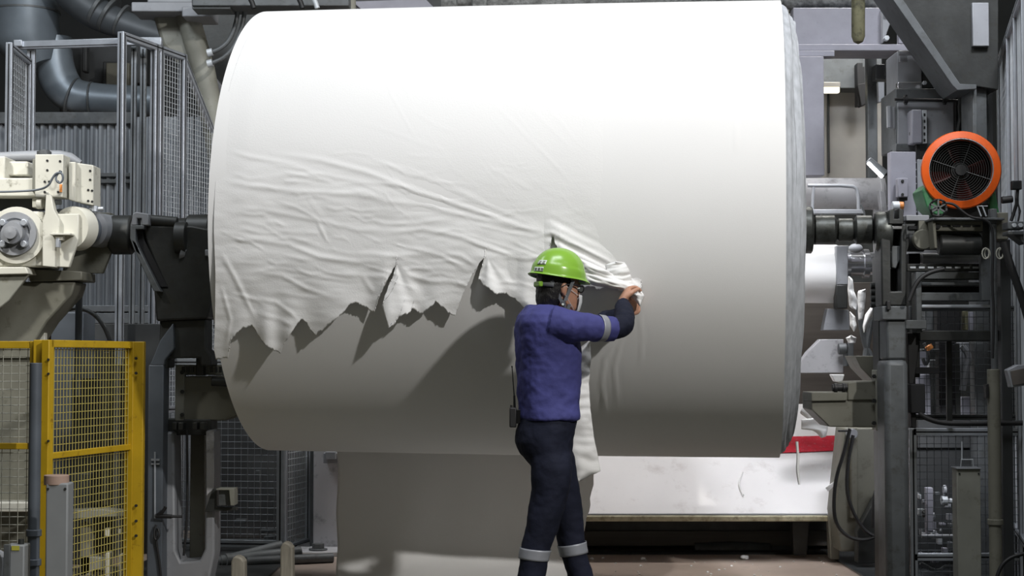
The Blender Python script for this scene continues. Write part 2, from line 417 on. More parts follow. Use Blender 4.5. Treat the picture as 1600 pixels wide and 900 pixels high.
# ---- loose torn outer tissue, hanging away from the lower face
OUT = [(334, 545), (337, 561), (347, 560), (356, 560), (358, 548), (360, 532), (368, 522), (380, 512), (393, 508), (400, 518), (408, 532), (420, 545), (431, 549), (438, 552),
       (442, 540), (455, 520), (466, 504), (472, 500), (480, 506), (486, 518), (493, 523), (502, 516), (515, 506), (528, 497), (536, 488), (545, 477), (555, 471), (566, 478), (576, 484), (585, 488),
       (590, 470), (600, 445), (612, 424), (620, 411.5), (617, 425), (608, 445), (600, 465), (597, 480), (602, 498), (607, 513), (614, 508), (621, 497), (630, 492), (640, 488), (644, 482), (652, 487), (658, 490), (668, 484), (680, 472), (690, 478), (700, 488), (711, 494),
       (716, 480), (722, 462), (735, 435), (748, 412), (758, 403), (752, 418), (747, 436), (755, 445), (765, 452), (776, 460), (790, 458), (800, 466), (812, 474), (822, 486), (836, 480), (845, 470), (848, 440), (853, 415), (858, 390), (864, 369), (864.5, 369), (869, 385), (880, 398), (900, 440), (912, 448), (920, 446), (935, 452), (950, 448), (965, 452), (975, 458), (985, 472), (992, 478), (1001, 478), (1004, 462), (1000, 450)]
def densify(pts, step=1.6, jag=.9):
    out = []; rnd = random.Random(5)
    for i in range(len(pts)-1):
        a, b = pts[i], pts[i+1]; n = max(1, int(math.dist(a, b)/step))
        for k in range(n):
            t = k/n; x = a[0]+(b[0]-a[0])*t; y = a[1]+(b[1]-a[1])*t
            q = noise.noise(Vector((x*.16, y*.16, 1.3)))*jag*2.6+noise.noise(Vector((x*.5, y*.5, 7.3)))*jag*2.4+rnd.uniform(-.5, .5)*jag
            out.append((x, y+q))
    out.append(pts[-1]); return out
CLx, AXn = np.array(CL), np.array(AX)
def ray_cyl(px, py, rad):
    """distance Y at which the view ray meets the reel surface (front side), and the equator's Y there"""
    u = (px-800)/F; v = (450-py)/F
    d = np.stack([u, cp-v*sp, sp+v*cp], -1); o = np.array([0, 0, CZ])-CLx
    dd = d-(d@AXn)[..., None]*AXn; oo = o-(o@AXn)*AXn
    a = (dd*dd).sum(-1); b = 2*(dd@oo); c = (oo@oo)-rad**2
    disc = b*b-4*a*c
    k = np.where(disc > 0, (-b-np.sqrt(np.maximum(disc, 0)))/(2*a), -b/(2*a))
    Yc = k*d[..., 1]
    axY = CL.y+(u*CL.y-CL.x)/(AX.x-u*AX.y)*AX.y
    return Yc, axY-rad/abs(A_fr.y)*1.0
def outer_sheet():
    out = densify(OUT); xs = np.array([p[0] for p in out]); ys = np.array([p[1] for p in out]); n = len(out)
    # monotone top positions
    arc = np.concatenate([[0], np.cumsum(np.hypot(np.diff(xs), np.diff(ys)))]); mono = np.maximum.accumulate(xs)
    base = .55*mono+.45*(xs[0]+(xs[-1]-xs[0])*arc/arc[-1])
    anc = [((334, 545), 334), ((438, 552), 436), ((472, 500), 474), ((493, 523), 496), ((555, 471), 555), ((585, 488), 592), ((620, 411.5), 620), ((607, 513), 632), ((658, 490), 662), ((711, 494), 708), ((758, 403), 757), ((747, 436), 763), ((765, 452), 772), ((836, 480), 836), ((864, 369), 864), ((900, 440), 898), ((1001, 478), 988), ((1000, 450), 1002)]
    ai = [int(np.argmin(np.hypot(xs-a[0], ys-a[1]))) for a, _ in anc]; ai[0] = 0; ai[-1] = n-1
    base = np.interp(arc, arc[ai], [b for _, b in anc])
    k = np.ones(21)/21; base = np.convolve(np.pad(base, 10, 'edge'), k, 'valid'); base = np.maximum.accumulate(base+np.arange(n)*.01)
    NR = 190; t = np.linspace(0, 1, NR)[None, :]
    ytop = 24.0
    # left boundary follows the reel's left rim: shift x at height y
    def leftrim(y):
        y = y
        c = np.clip((y-365)/343.0, -1, 1); return 428.5-97*np.sqrt(np.maximum(0, 1-c*c))
    Y_ = ytop+(ys[:, None]-ytop)*t
    w = t**13
    X_ = base[:, None]*(1-w)+xs[:, None]*w
    # compress columns so that the left edge hugs the rim
    fr = np.clip((X_-334)/(1002-334), 0, 1); lr = leftrim(np.minimum(Y_, 365))+2.5*np.clip((Y_-365)/60, 0, 1)
    X_ = lr+fr*(1002-lr)
    # gather the right part toward the fold line that runs to the hands
    h = seg_field(X_, Y_, FOLDS)
    Yc, Yeq = ray_cyl(X_, Y_, RR+.007)
    # mask: loose on the left / below, taut up right
    line = 250+(X_-430)*.27            # the long fold
    loose = 1/(1+np.exp(-(Y_-line)/25))
    hang = np.clip((Y_-360)/150, 0, 1)
    hanging = Yeq-.012
    Ysheet = np.where(Y_ < 372, Yc, np.minimum(Yc, hanging))
    bl = np.clip((Y_-340)/60, 0, 1); rx = np.clip((900+np.clip(Y_-360, 0, 90)*1.1-X_)/110, 0, 1); bl = bl*rx*rx*(3-2*rx); Ysheet = Yc*(1-bl)+np.minimum(Yc, Yc*.65+hanging*.35-.010)*bl
    nz = vnoise(X_, Y_, .012, 2.0)*.022+vnoise(X_*.8, Y_*1.6, .03, 5.0)*.008+vnoise(X_*.7, Y_*2.2, .06, 9.0)*.0035
    ysm = np.convolve(np.pad(ys, 60, 'edge'), np.ones(121)/121, 'valid')
    edge = np.clip(1-(ysm[:, None]-Y_)/80, 0, 1)*np.clip((Y_-365)/40, 0, 1)
    idx = np.arange(n)[:, None]; tips = [int(np.argmin(np.hypot(xs-a, ys-b))) for a, b in ((620, 412), (758, 403))]
    flut = (np.sin(X_*.11+np.sin(X_*.03)*2)*.010+.008)*edge**1.5*(X_ < 850)
    # cones around the tears
    cone = np.zeros_like(X_)
    for (cx, cy, a0, sp_, amp), tip in zip(((620, 412, 92, 34, .034), (762, 402, 88, 36, .034)), tips):
        dx = X_-cx; dy = Y_-cy; rr = np.hypot(dx, dy); an = np.degrees(np.arctan2(dy, dx))
        inside = np.exp(-((an-a0)/sp_)**4)*np.clip(rr/80, 0, 1)*np.clip(dy/12, 0, 1)*(idx >= tip)
        cone += inside*(amp+.022*np.cos(np.radians((an-a0)*7.5)))
    # thick gather running from the tear to the hands
    gx = np.clip((X_-860)/140, 0, 1); gl = 372+gx*85; gd = (Y_-gl)/14
    gather = np.exp(-gd**2/4)*np.clip((X_-850)/25, 0, 1)*np.clip((1006-X_)/12, 0, 1)*(.022+.007*np.sin(gd*2.6+X_*.02)+.004*np.sin(gd*6+X_*.05))
    off = (h*.5+nz*.35*np.clip((Y_-200)/120, 0, 1))*np.clip(loose*1.2+.25, 0, 1)+flut+cone+gather
    off = off*np.clip((Y_-ytop)/20, 0, 1)
    rb = np.clip((1003-X_)/90, 0, 1); rb = rb*rb*(3-2*rb); lo = np.clip((Y_-425)/25, 0, 1); rb = np.maximum(rb, lo)
    tb = np.clip((Y_-ytop)/60, 0, 1); lb = np.clip(fr*668/50, 0, 1); lb = 1-(1-lb*lb*(3-2*lb))*np.clip((330-Y_)/60, 0, 1); sink = 1-rb*tb*lb
    Yf = Ysheet-np.maximum(off, -.004)*(1-sink)+(.009+.03*np.clip((60-Y_)/30, 0, 1))*sink
    u = (X_-800)/F; v = (450-Y_)/F; kk = Yf/(cp-v*sp)
    Pz = np.stack([u*kk, Yf, CZ+(sp+v*cp)*kk], -1)
    fs = []
    for i in range(n-1):
        for j in range(NR-1): fs.append((i*NR+j, (i+1)*NR+j, (i+1)*NR+j+1, i*NR+j+1))
    mb = MB(); mb.add([tuple(q) for q in Pz.reshape(-1, 3)], fs)
    o = mb.build('torn_outer_sheet', 'tissue', reel, label='loose outer layer of tissue with a jagged torn lower edge')
    o.data.set_sharp_from_angle(angle=R(180))
    so = o.modifiers.new('thick', 'SOLIDIFY'); so.thickness = .0025; so.offset = 1
    return o
outer_sheet()
# rumpled tissue bunched at the worker's fingers
def rumple(name, outline_px, Y, bulge, seed, m='tissue', parent=None, label=None, n=46, amp=.012, thick=.004, yfun=None, flow=0):
    """a crumpled sheet filling a px outline, built as a fan of rows at real distance Y"""
    ys = [p[1] for p in outline_px]; y0, y1 = min(ys), max(ys); rows = []; N = len(outline_px)
    for j in range(n+1):
        y = y0+(y1-y0)*(j/n*.998+.001); xs = []
        for i in range(N):
            a, b = outline_px[i], outline_px[(i+1) % N]
            if (a[1]-y)*(b[1]-y) < 0: xs.append(a[0]+(b[0]-a[0])*(y-a[1])/(b[1]-a[1]))
        if len(xs) < 2: continue
        xa, xb = min(xs), max(xs); row = []
        for k in range(25):
            t = k/24; x = xa+(xb-xa)*t
            ux, uy = x*.94+y*.34*flow, y*.94-x*.34*flow
            q = noise.noise(Vector((ux*.03, uy*(.10 if flow else .035), seed)))*amp*1.6+noise.noise(Vector((ux*.05, uy*.26 if flow else uy*.10, seed+3)))*amp
            YY = (yfun(x, y) if yfun else Y)-bulge*math.sin(math.pi*t)-q
            row.append(P(x+q*40, y, YY))
        rows.append(row)
    mb = MB(); m_ = 25; vs = [p for r in rows for p in r]; fs = []
    for i in range(len(rows)-1):
        for k in range(m_-1): fs.append((i*m_+k, i*m_+k+1, (i+1)*m_+k+1, (i+1)*m_+k))
    mb.add(vs, fs); o = mb.build(name, m, parent, label=label); o.data.set_sharp_from_angle(angle=R(180))
    so = o.modifiers.new('thick', 'SOLIDIFY'); so.thickness = thick; so.offset = 0
    return o
rumple('rumpled_tissue', [(946, 414), (962, 409), (976, 410), (984, 425), (988, 442), (1000, 455), (985, 462), (965, 448), (950, 432)], 7.78, .02, 1.0, parent=reel, amp=.010, flow=-.6)
rumple('rumpled_tissue', [(905, 404), (925, 412), (950, 424), (975, 440), (1000, 450), (1006, 462), (1000, 478), (986, 462), (965, 450), (930, 447), (912, 440), (903, 425)], 7.76, .03, 4.0, parent=reel, amp=.016, flow=1)

# strip of tissue hanging below the hands, behind the worker
rumpl = rumple('tissue_strip', [(900, 548), (922, 532), (923, 560), (920, 600), (922, 640), (929, 690), (934, 712), (938, 737), (925, 741), (905, 752), (890, 748), (880, 700), (876, 640), (885, 590)], 7.72, .03, 8.0, amp=.012, n=70)
tag(rumpl, 'narrow torn tissue strip hanging beside the worker\'s waist, reaching below the reel', 'tissue strip')
# the web hanging from the underside to the floor
def web():
    rows = []; path = [(9.84, .93), (9.79, .86), (9.75, .74), (9.72, .55), (9.69, .4), (9.65, .25), (9.57, .12), (9.4, .05), (9.1, .025), (8.6, .018)]
    for _ in range(2):
        q = [path[0]]
        for i in range(len(path)-1):
            a, b = path[i], path[i+1]; q += [(a[0]*.75+b[0]*.25, a[1]*.75+b[1]*.25), (a[0]*.25+b[0]*.75, a[1]*.25+b[1]*.75)]
        path = q+[path[-1]]
    n = 90
    for i, (y, z) in enumerate(path):
        _, py = project(0, y, z); row = []
        xl = 528+(1.2*math.sin(i*.6) if i else 0); xr = np.interp(py, [700, 735, 760, 800, 850, 900, 980], [930, 928, 924, 918, 904, 893, 885])+1.5*math.sin(i*1.9)
        x0 = (xl-800)/F*y; x1 = (xr-800)/F*y
        for k in range(n+1):
            t = k/n; x = x0+(x1-x0)*t
            w = .012*noise.noise(Vector((x*2, y*3, z*2)))+.02*noise.noise(Vector((x*5, 1, z*1.0)))*min(1, i/20)
            curl = .05*max(0, (t-.93)/.07)**2
            row.append(Vector((x, y-w-curl, max(z, .012)+.01*noise.noise(Vector((x*4, y*4, 3))))))
        rows.append(row)
    mb = MB(); fs = []; m_ = n+1
    for i in range(len(rows)-1):
        for k in range(n): fs.append((i*m_+k, i*m_+k+1, (i+1)*m_+k+1, (i+1)*m_+k))
    mb.add([p for r in rows for p in r], fs); o = mb.build('hanging_paper_web', 'tissue')
    o.data.set_sharp_from_angle(angle=R(180)); so = o.modifiers.new('thick', 'SOLIDIFY'); so.thickness = .003; so.offset = 0
    tag(o, 'broad sheet of paper hanging from underneath the reel down to the floor behind the worker', 'paper sheet')
web()
mb = MB(); mb.tube([P(1245, 690, 8.8), P(1247, 715, 8.8), P(1246, 735, 8.79), P(1249, 757, 8.78)], [.008, .007, .009, .006], 6, smooth=2)
tag(mb.build('paper_ribbon', 'scrap'), 'thin paper ribbon dangling from the bottom right rim of the reel', 'paper ribbon')

# ------------------------------------------------------------------ fences
def fence(name, label, cat, A, B, z0, z1, sx=.04, sz=.04, wr=.0022, fr=.04, m='alu', wm='wire', posts=(), rails=(), group=None, top_poly=None, gz0=None, frame=True, mesh_from=0, names=('post', 'rail')):
    """A,B: (X,Y) on the ground; frame profiles and a wire mesh between heights z0..z1"""
    A = Vector((A[0], A[1], 0)); B = Vector((B[0], B[1], 0)); d = (B-A); L = d.length; d.normalize(); nrm = Vector((-d.y, d.x, 0))
    t = thing(name, label, cat, (A+B)/2, group)
    ztop = (lambda u: z1) if top_poly is None else (lambda u: float(np.interp(u, [p[0] for p in top_poly], [p[1] for p in top_poly])))
    def post(u, w=fr):
        p = A+d*(u*L); mb = MB(); zt = ztop(u); g = w*.09
        mb.bar(p+Vector((0, 0, 0 if gz0 is None else gz0)), p+Vector((0, 0, zt)), w, w, up=nrm)
        o = mb.build(names[0], m, t, bev=.003)
        mg = MB()
        for s in (-1, 1):
            mg.bar(p+nrm*(s*w*.46)+Vector((0, 0, .01)), p+nrm*(s*w*.46)+Vector((0, 0, zt-.01)), w*.22, w*.12, up=nrm)
            mg.bar(p+d*(s*w*.46)+Vector((0, 0, .01)), p+d*(s*w*.46)+Vector((0, 0, zt-.01)), w*.12, w*.22, up=nrm)
        mg.build('groove', 'groove', o)
    def rail(z, u0=0, u1=1, w=fr, zb=None):
        a = A+d*(u0*L)+Vector((0, 0, z)); b = A+d*(u1*L)+Vector((0, 0, z if zb is None else zb))
        mb = MB(); mb.bar(a, b, w, w); o = mb.build(names[1], m, t, bev=.003)
        mg = MB()
        for s in (-1, 1): mg.bar(a+nrm*(s*w*.47)+d*.01, b+nrm*(s*w*.47)-d*.01, w*.1, w*.2)
        mg.build('groove', 'groove', o)
    if frame: post(0); post(1)
    for u in posts: post(u)
    if top_poly is None: rail(z1-fr/2)
    else:
        for i in range(len(top_poly)-1): rail(top_poly[i][1]-fr/2, top_poly[i][0], top_poly[i+1][0], zb=top_poly[i+1][1]-fr/2)
    if frame: rail(z0+fr/2)
    for z in rails: rail(z)
    mb = MB(); k = int(L/sx)
    for i in range(1, k):
        u = i/k; p = A+d*(u*L)
        if u < mesh_from: continue
        mb.tube([p+Vector((0, 0, z0)), p+Vector((0, 0, ztop(u)))], wr, 4, False)
    z = z0+sz
    while z < z1:
        us = [i/60 for i in range(61) if ztop(i/60) > z and i/60 >= mesh_from]
        if len(us) > 1:
            off = nrm*(wr*2); mb.tube([A+d*(us[0]*L)+Vector((0, 0, z))+off, A+d*(us[-1]*L)+Vector((0, 0, z))+off], wr, 4, False)
        z += sz
    mb.build('wire_mesh', wm, t, smooth=False)
    return t
def XY(px, Y): return ((px-800)*Y/F/cp*1.0, Y)
def ZP(py, Y): return P(800, py, Y).z

# receding aluminium guards at upper left
fence('machine_guard_fence', 'tall aluminium mesh guard fence receding beside the reel\'s upper left, with a sloping end brace', 'fence', XY(187, 10.6), XY(283, 11.38), .9, ZP(50, 10.6), .036, .036, .0022, .045, posts=(.52, .60), mesh_from=.6)
A = XY(284, 11.40); B = (A[0]+.30, A[1]+1.0)
zt = ZP(88, 11.40)
fence('sloping_guard_fence', 'triangular wire mesh guard with a slanting top bar, against the reel\'s left rim', 'fence', A, B, 1.3, zt, .036, .036, .0022, .035, top_poly=[(0, zt), (.62, ZP(250, 12.0)), (1, ZP(345, 12.3))])
fence('corner_guard_fence', 'narrow aluminium mesh guard panel at the far left edge above the cream machine', 'fence', XY(10, 10.2), XY(40, 10.75), .9, ZP(67, 10.2), .05, .045, .0025, .04)
mb = MB(); a = P(28, 70, 10.9); b = P(190, 65, 10.75)
mb.bar(a, b, .045, .04); mb.bar(a+Vector((0, -.0, -.026)), b+Vector((0, 0, -.026)), .03, .012)
t = thing('guard_header', 'long aluminium header rail joining the two upper left guard fences', 'rail', (a+b)/2)
mb.build('rail', 'alu', t, bev=.003)
mb = MB(); mb.pbox(21, 62, 34, 72, 10.85, .05); mb.build('corner_bracket', 'alu', t, bev=.004)
mb = MB(); mb.pbox(186, 58, 252, 70, 11.2, .04); mb.build('rail', 'alu', t, bev=.003)
mb = MB(); mb.pbox(232, 60, 252, 70, 11.15, .05); mb.build('corner_bracket', 'alu', t, bev=.004)
# plain aluminium posts in front of the corrugated wall
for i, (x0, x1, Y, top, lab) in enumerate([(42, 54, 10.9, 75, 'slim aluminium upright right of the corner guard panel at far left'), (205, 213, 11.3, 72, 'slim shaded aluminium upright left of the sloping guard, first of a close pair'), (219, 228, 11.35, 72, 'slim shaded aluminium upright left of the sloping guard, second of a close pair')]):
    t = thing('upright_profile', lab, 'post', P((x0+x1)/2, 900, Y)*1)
    mb = MB(); a = P(x0, top, Y); b = P(x1, top, Y); mb.box(a.x, b.x, Y, Y+.04, 0, a.z); mb.build('profile', 'aludark' if i else 'alu', t, bev=.003)  # shade on the close pair is put in as darker aluminium
    mb = MB(); c = (a.x+b.x)/2; mb.box(c-.004, c+.004, Y-.003, Y+.002, .02, a.z-.02); mb.build('groove', 'groove', t)
# lower left fences behind the reel
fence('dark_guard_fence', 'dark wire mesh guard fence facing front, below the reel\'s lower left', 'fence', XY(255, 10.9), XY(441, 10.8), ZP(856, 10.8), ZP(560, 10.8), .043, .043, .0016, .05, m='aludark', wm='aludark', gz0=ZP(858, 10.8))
fence('angled_guard_fence', 'narrow angled aluminium mesh guard panel beside the pale column under the reel', 'fence', XY(446, 10.8), XY(484, 11.25), ZP(862, 10.8), ZP(560, 10.8), .03, .0425, .0022, .04, gz0=ZP(872, 10.8))

# ------------------------------------------------------------------ corrugated wall and ducts, upper left
mb = MB(); Y = 12.2; xs0, xs1 = P(-60, 0, Y).x, P(345, 0, Y).x; pitch = .062; n = int((xs1-xs0)/pitch); pts = []
for i in range(n):
    x = xs0+i*pitch
    for dx, dy in ((0, 0), (.014, .028), (.034, .028), (.048, 0)): pts.append((x+dx, Y+dy))
zb, ztp = 0.0, ZP(182, Y)
vs = [(x, y, zb) for x, y in pts]+[(x, y, ztp) for x, y in pts]; m_ = len(pts)
mb.add(vs, [(i, i+1, m_+i+1, m_+i) for i in range(m_-1)])
t = thing('corrugated_partition', 'ribbed sheet metal partition wall behind the guards at left', 'partition', (P(150, 500, Y).x, Y, 0))
o = mb.build('corrugated_sheet', 'corr', t, smooth=False); so = o.modifiers.new('thick', 'SOLIDIFY'); so.thickness = .004
mb = MB(); mb.pbox(-60, 175, 208, 193, Y-.03, .04); mb.build('cap_rail', 'steelmid', t, bev=.004)
mb = MB(); mb.pbox(-60, 477, 345, 487, Y-.04, .05); mb.pbox(-60, 489, 345, 505, Y-.03, .05); mb.build('mid_rail', 'aludark', t, bev=.003)
mb = MB(); mb.pbox(147, 270, 208, 276, Y-.03, .04); mb.pbox(147, 280, 208, 286, Y-.03, .04); mb.build('cross_rail', 'steelmid', t, bev=.003)

def flanged_duct(name, label, pts, r, m, rings, rr=1.1):
    t = thing(name, label, 'duct', pts[0]); mb = MB(); mb.tube(pts, r, 32, True, 3); mb.build('pipe', m, t)
    for a, b, q in rings:
        mb = MB(); mb.cyl(a, b, q*rr, seg=32); mb.build('flange', 'steelmid', t, bev=.003)
Y = 13.4; s = S(Y)
flanged_duct('exhaust_duct', 'grey round duct with an elbow turning right above the ribbed partition at left', [P(82, 60, Y), P(84, 105, Y), P(100, 142, Y), P(130, 156, Y), P(260, 160, Y)], [30*s, 30*s, 30*s, 26*s, 24*s], 'duct', [(P(112, 152, Y), P(115, 153, Y), 30*s), (P(142, 157, Y), P(145, 157, Y), 27*s)])
t = thing('riser_duct', 'wide vertical grey duct filling the top left corner', 'duct', P(45, 0, 13.2)); mb = MB()
mb.tube([P(38, -60, 13.3), P(38, 60, 13.3), P(60, 105, 13.3)], [54*s, 54*s, 28*s], 40); mb.build('pipe', 'duct', t)
mb = MB(); mb.cyl(P(38, 18, 13.3), P(38, 21, 13.3), 55*s, seg=40); mb.build('seam_band', 'steelmid', t)
Y = 13.0; s = S(Y)
flanged_duct('bent_duct', 'dark round duct bending across the top, left of the diagonal leg', [P(95, -30, Y), P(120, 0, Y), P(150, 22, Y), P(200, 42, Y), P(260, 60, Y)], [26*s, 26*s, 26*s, 22*s, 20*s], 'ductdark', [(P(152, 14, Y), P(157, 17, Y), 28*s), (P(168, 22, Y), P(173, 25, Y), 28*s), (P(188, 32, Y), P(192, 34, Y), 25*s)])
mb = MB(); mb.pbox(85, 70, 230, 130, 14.5, .5); mb.pbox(160, 96, 205, 140, 14.3, .3); mb.pbox(128, 60, 136, 112, 14.2, .1); mb.box(P(90, 0, 14.5).x, P(225, 0, 14.5).x, 14.6, 14.9, 0, ZP(120, 14.5))
tag(mb.build('machine_housing', 'darkbox', bev=.01), 'dark machine housing seen through the gap above the ribbed partition', 'machine')
mb = MB(); mb.pbox(165, 98, 202, 134, 14.1, .21)
tag(mb.build('beige_cabinet', 'olive', bev=.01), 'small beige cabinet in the dark behind the tall left guard post', 'cabinet')
# diagonal leg and brackets at the top left of the reel
t = thing('diagonal_leg', 'thick pale grey slanting machine leg behind the reel\'s upper left', 'machine leg', P(300, 100, 12.0))
mb = MB(); Y = 11.9
mb.pprism([(236, 16), (288, 16), (302, 44), (312, 52), (336, 150), (352, 250), (360, 420), (345, 420), (326, 215), (290, 115), (252, 70)], Y, .30); mb.build('beam', 'olivelight', t, bev=.03)
mb = MB(); mb.tube([P(292, 20, Y), P(318, 110, Y), P(345, 260, Y)], .085, 20); mb.build('rounded_rib', 'olivelight', t)
mb = MB(); mb.pbox(205, 3, 300, 18, 11.7, .3); mb.pbox(284, 10, 330, 26, 11.65, .3); mb.pbox(230, -6, 300, 4, 11.8, .3)
tag(mb.build('mounting_plate', 'steellight', bev=.008), 'pale steel mounting plate on top of the diagonal leg', 'plate')
mb = MB(); mb.pbox(300, -12, 545, 9, 11.3, .3); mb.pbox(300, 9, 360, 14, 11.32, .2)
tag(mb.build('overhead_beam', 'steelmid', bev=.006), 'grey overhead beam above the left end of the reel', 'beam')
for k, (pts, lab) in enumerate([([(372, -5), (371, 30), (360, 62), (345, 76), (330, 82)], 'upper of two grey curved hoses entering the diagonal leg'), ([(384, -5), (380, 40), (365, 76), (348, 92), (330, 99)], 'lower of two grey curved hoses entering the diagonal leg')]):
    t = thing('curved_hose', lab, 'hose', P(pts[0][0], pts[0][1], 11.5))
    mb = MB(); mb.tube([P(x, y, 11.5) for x, y in pts], .016, 10, smooth=2); mb.build('hose', 'steelmid', t)
    mb = MB(); x, y = pts[-1]; mb.cyl(P(x-6, y+1, 11.5), P(x+2, y-1, 11.5), .027, seg=14); mb.build('fitting', 'wire', t)
for k, (x, lab) in enumerate([(394, 'first stubby pipe clamp under the overhead beam from the left'), (470, 'second stubby pipe clamp under the overhead beam'), (493, 'white hose end dropping from the overhead beam')]):
    mb = MB(); mb.tube([P(x-4, -4, 11.2), P(x, 4, 11.2), P(x+3, 13, 11.2)], .018, 10)
    tag(mb.build('hose_end', 'wire' if k == 2 else 'black'), lab, 'hose')
# dark backdrop machinery above/behind the reel, between roof and reel
mb = MB(); mb.pprism([(300, 14), (420, 14), (420, 120), (310, 200)], 12.6, .3)
tag(mb.build('side_frame_plate', 'steel', bev=.01), 'dark steel frame plate behind the curved hoses', 'plate')
mb = MB(); mb.pbox(303, 138, 350, 150, 12.5, .2); mb.pprism([(298, 100), (318, 98), (350, 138), (350, 200), (320, 200)], 12.45, .2)
tag(mb.build('frame_flange', 'steellight', bev=.006), 'small pale flange between diagonal leg and reel rim', 'plate')
mb = MB(); mb.pprism([(496, 22), (510, 5), (540, 5), (545, 24)], 11.6, .15); mb.cyl(P(545, -8, 11.5), P(545, 26, 11.5), .05)
tag(mb.build('pale_nozzle', 'olivelight', bev=.005), 'pale conical nozzle just above the reel\'s top edge', 'nozzle')
mb = MB(); mb.pprism([(550, 2), (665, -2), (682, 16), (570, 20)], 11.8, .1)
tag(mb.build('slanted_plate', 'lav', bev=.005), 'slanted pale plate above the reel\'s top edge', 'plate')
mb = MB(); mb.pbox(540, -14, 1260, 30, 12.3, .3)
tag(mb.build('cross_girder', 'steel', bev=.01), 'dark cross girder behind the space above the reel', 'girder')
mb = MB()
prof = [(0, .06), (0, .085), (.10, .085), (.11, .05), (.2, .05), (.21, .10), (.3, .10), (.31, .075), (2.2, .075), (2.22, .095), (2.26, .095), (2.28, .07), (2.9, .07)]
mb.lathe(prof, P(690, -2, 10.9), (1, -.0, -.0), 32)
tag(mb.build('guide_roller', 'mottle'), 'mottled grey guide roller running above the reel', 'roller')

# ------------------------------------------------------------------ cream machine at left
SPLIT = {'bolts': 'bolt', 'bolt_holes': 'bolt_hole', 'lug': 'lug', 'slots': 'slot', 'strip_slots': 'strip_slot', 'cable_glands': 'cable_gland', 'slot_bridges': 'slot_bridge', 'bolt': 'bolt', 'plug': 'plug'}
CM = thing('cream_winder_head', 'cream painted machine head with bearing flange and rollers at the left edge', 'machine', P(40, 400, 9.0))
def part(mb, name, m, bev=.004, parent=None, **k):
    if name in SPLIT: return mb.build_split(SPLIT[name], m, parent if parent is not None else CM, bev)
    return mb.build(name, m, parent if parent is not None else CM, bev=bev, **k)
Y = 8.95
part(MB().pbox(-40, 330, 68, 417, Y, .35), 'gearbox_housing', 'cream', .012)
mb = MB(); mb.lathe([(.0, .15), (-.01, .155), (-.03, .155), (-.035, .10), (-.03, .08)], P(28, 368, Y), (0, 1, 0), 40); fl = part(mb, 'bearing_ring', 'cream', 0)
mb = MB(); c = P(27, 366, Y); mb.lathe([(-.03, .12), (-.055, .118), (-.055, .085), (-.045, .08), (-.045, .06), (-.10, .058), (-.10, .035), (-.13, .034), (-.135, .0)], c, (0, 1, 0), 36); hub = part(mb, 'bearing_hub', 'steellight', 0)
for k in range(4):
    a = R(45+90*k); q = c+Vector((math.cos(a)*.082, -.05, math.sin(a)*.082)); mb = MB(); mb.cyl(q+Vector((0, .02, 0)), q+Vector((0, -.035, 0)), .022, .018, seg=12); mb.build('bolt', 'alu', hub, bev=.003)
part(MB().pprism([(66, 345), (70, 333), (72, 298), (80, 305), (84, 327), (93, 343), (93, 366), (87, 368), (87, 418), (66, 416)], Y-.06, .06), 'upright_bracket', 'cream', .005)
part(MB().pprism([(86, 334), (123, 334), (123, 372), (108, 418), (86, 417)], Y-.03, .03), 'side_plate', 'cream', .005)
mb = MB(); mb.pbox(78, 364, 110, 367, Y-.11, .08); mb.pbox(86, 367, 98, 375, Y-.09, .05); part(mb, 'shelf_tab', 'cream', .002)
mb = MB(); q = P(91, 372, Y-.08); mb.cyl(q, q-Vector((0, 0, .05)), .015, seg=6); part(mb, 'stud', 'alu', .001)
ax2 = Vector((.35, .94, 0)).normalized()
mb = MB(); mb.lathe([(0, .0), (0, .115), (.02, .12), (.09, .12), (.10, .10), (.10, 0)], P(110, 356, Y+.02), ax2, 40); part(mb, 'roller_flange', 'cream', 0)
mb = MB(); mb.lathe([(.08, .0), (.09, .075), (.16, .085), (.165, .0)], P(112, 356, Y+.06), ax2, 32); part(mb, 'roller_collar', 'blue', 0)
mb = MB(); mb.lathe([(.12, .0), (.125, .075), (.14, .095), (.30, .098), (.31, .085), (.31, 0)], P(122, 356, Y+.10), ax2, 40); part(mb, 'roller', 'steellight', 0)
mb = MB(); mb.cyl(P(140, 327, Y+.1), P(162, 326, Y+.1), .012, seg=8); mb.cyl(P(148, 322, Y+.1), P(148, 331, Y+.1), .02, seg=8); part(mb, 'clevis_pin', 'alu', .002)
part(MB().pbox(-40, 278, 58, 307, Y+.02, .25), 'cross_arm', 'cream', .008)
part(MB().pbox(-40, 252, 44, 274, Y+.12, .2), 'upper_box', 'cream', .008)
part(MB().pbox(-40, 244, 8, 280, Y+.05, .2), 'end_block', 'cream', .008)
part(MB().pbox(54, 241, 99, 308, Y-.04, .14), 'clamp_block', 'cream', .005)
part(MB().pbox(50, 248, 58, 300, Y, .14), 'backing_block', 'olivelight', .004)
part(MB().pprism([(107, 253), (118, 253), (118, 315), (107, 312)], Y+.02, .06), 'outer_block', 'cream', .005)
part(MB().pprism([(117.5, 254), (146, 258), (146, 321), (117.5, 315)], Y+.06, .16), 'outer_block', 'cream', .005)
mb = MB()
for x, y in [(74, 251), (74, 266), (70, 284), (77, 284), (70, 300), (91, 284), (91, 300), (94, 252), (94, 268)]: c = P(x, y, Y-.04); mb.cyl(c-Vector((0, .004, 0)), c+Vector((0, .01, 0)), .0065, seg=10)
for x, y in [(141, 267), (141, 281), (138, 297), (144, 298), (138, 314), (144, 315)]: c = P(x, y, Y+.06); mb.cyl(c-Vector((0, .004, 0)), c+Vector((0, .01, 0)), .0065, seg=10)
part(mb, 'bolt_holes', 'groove', 0)
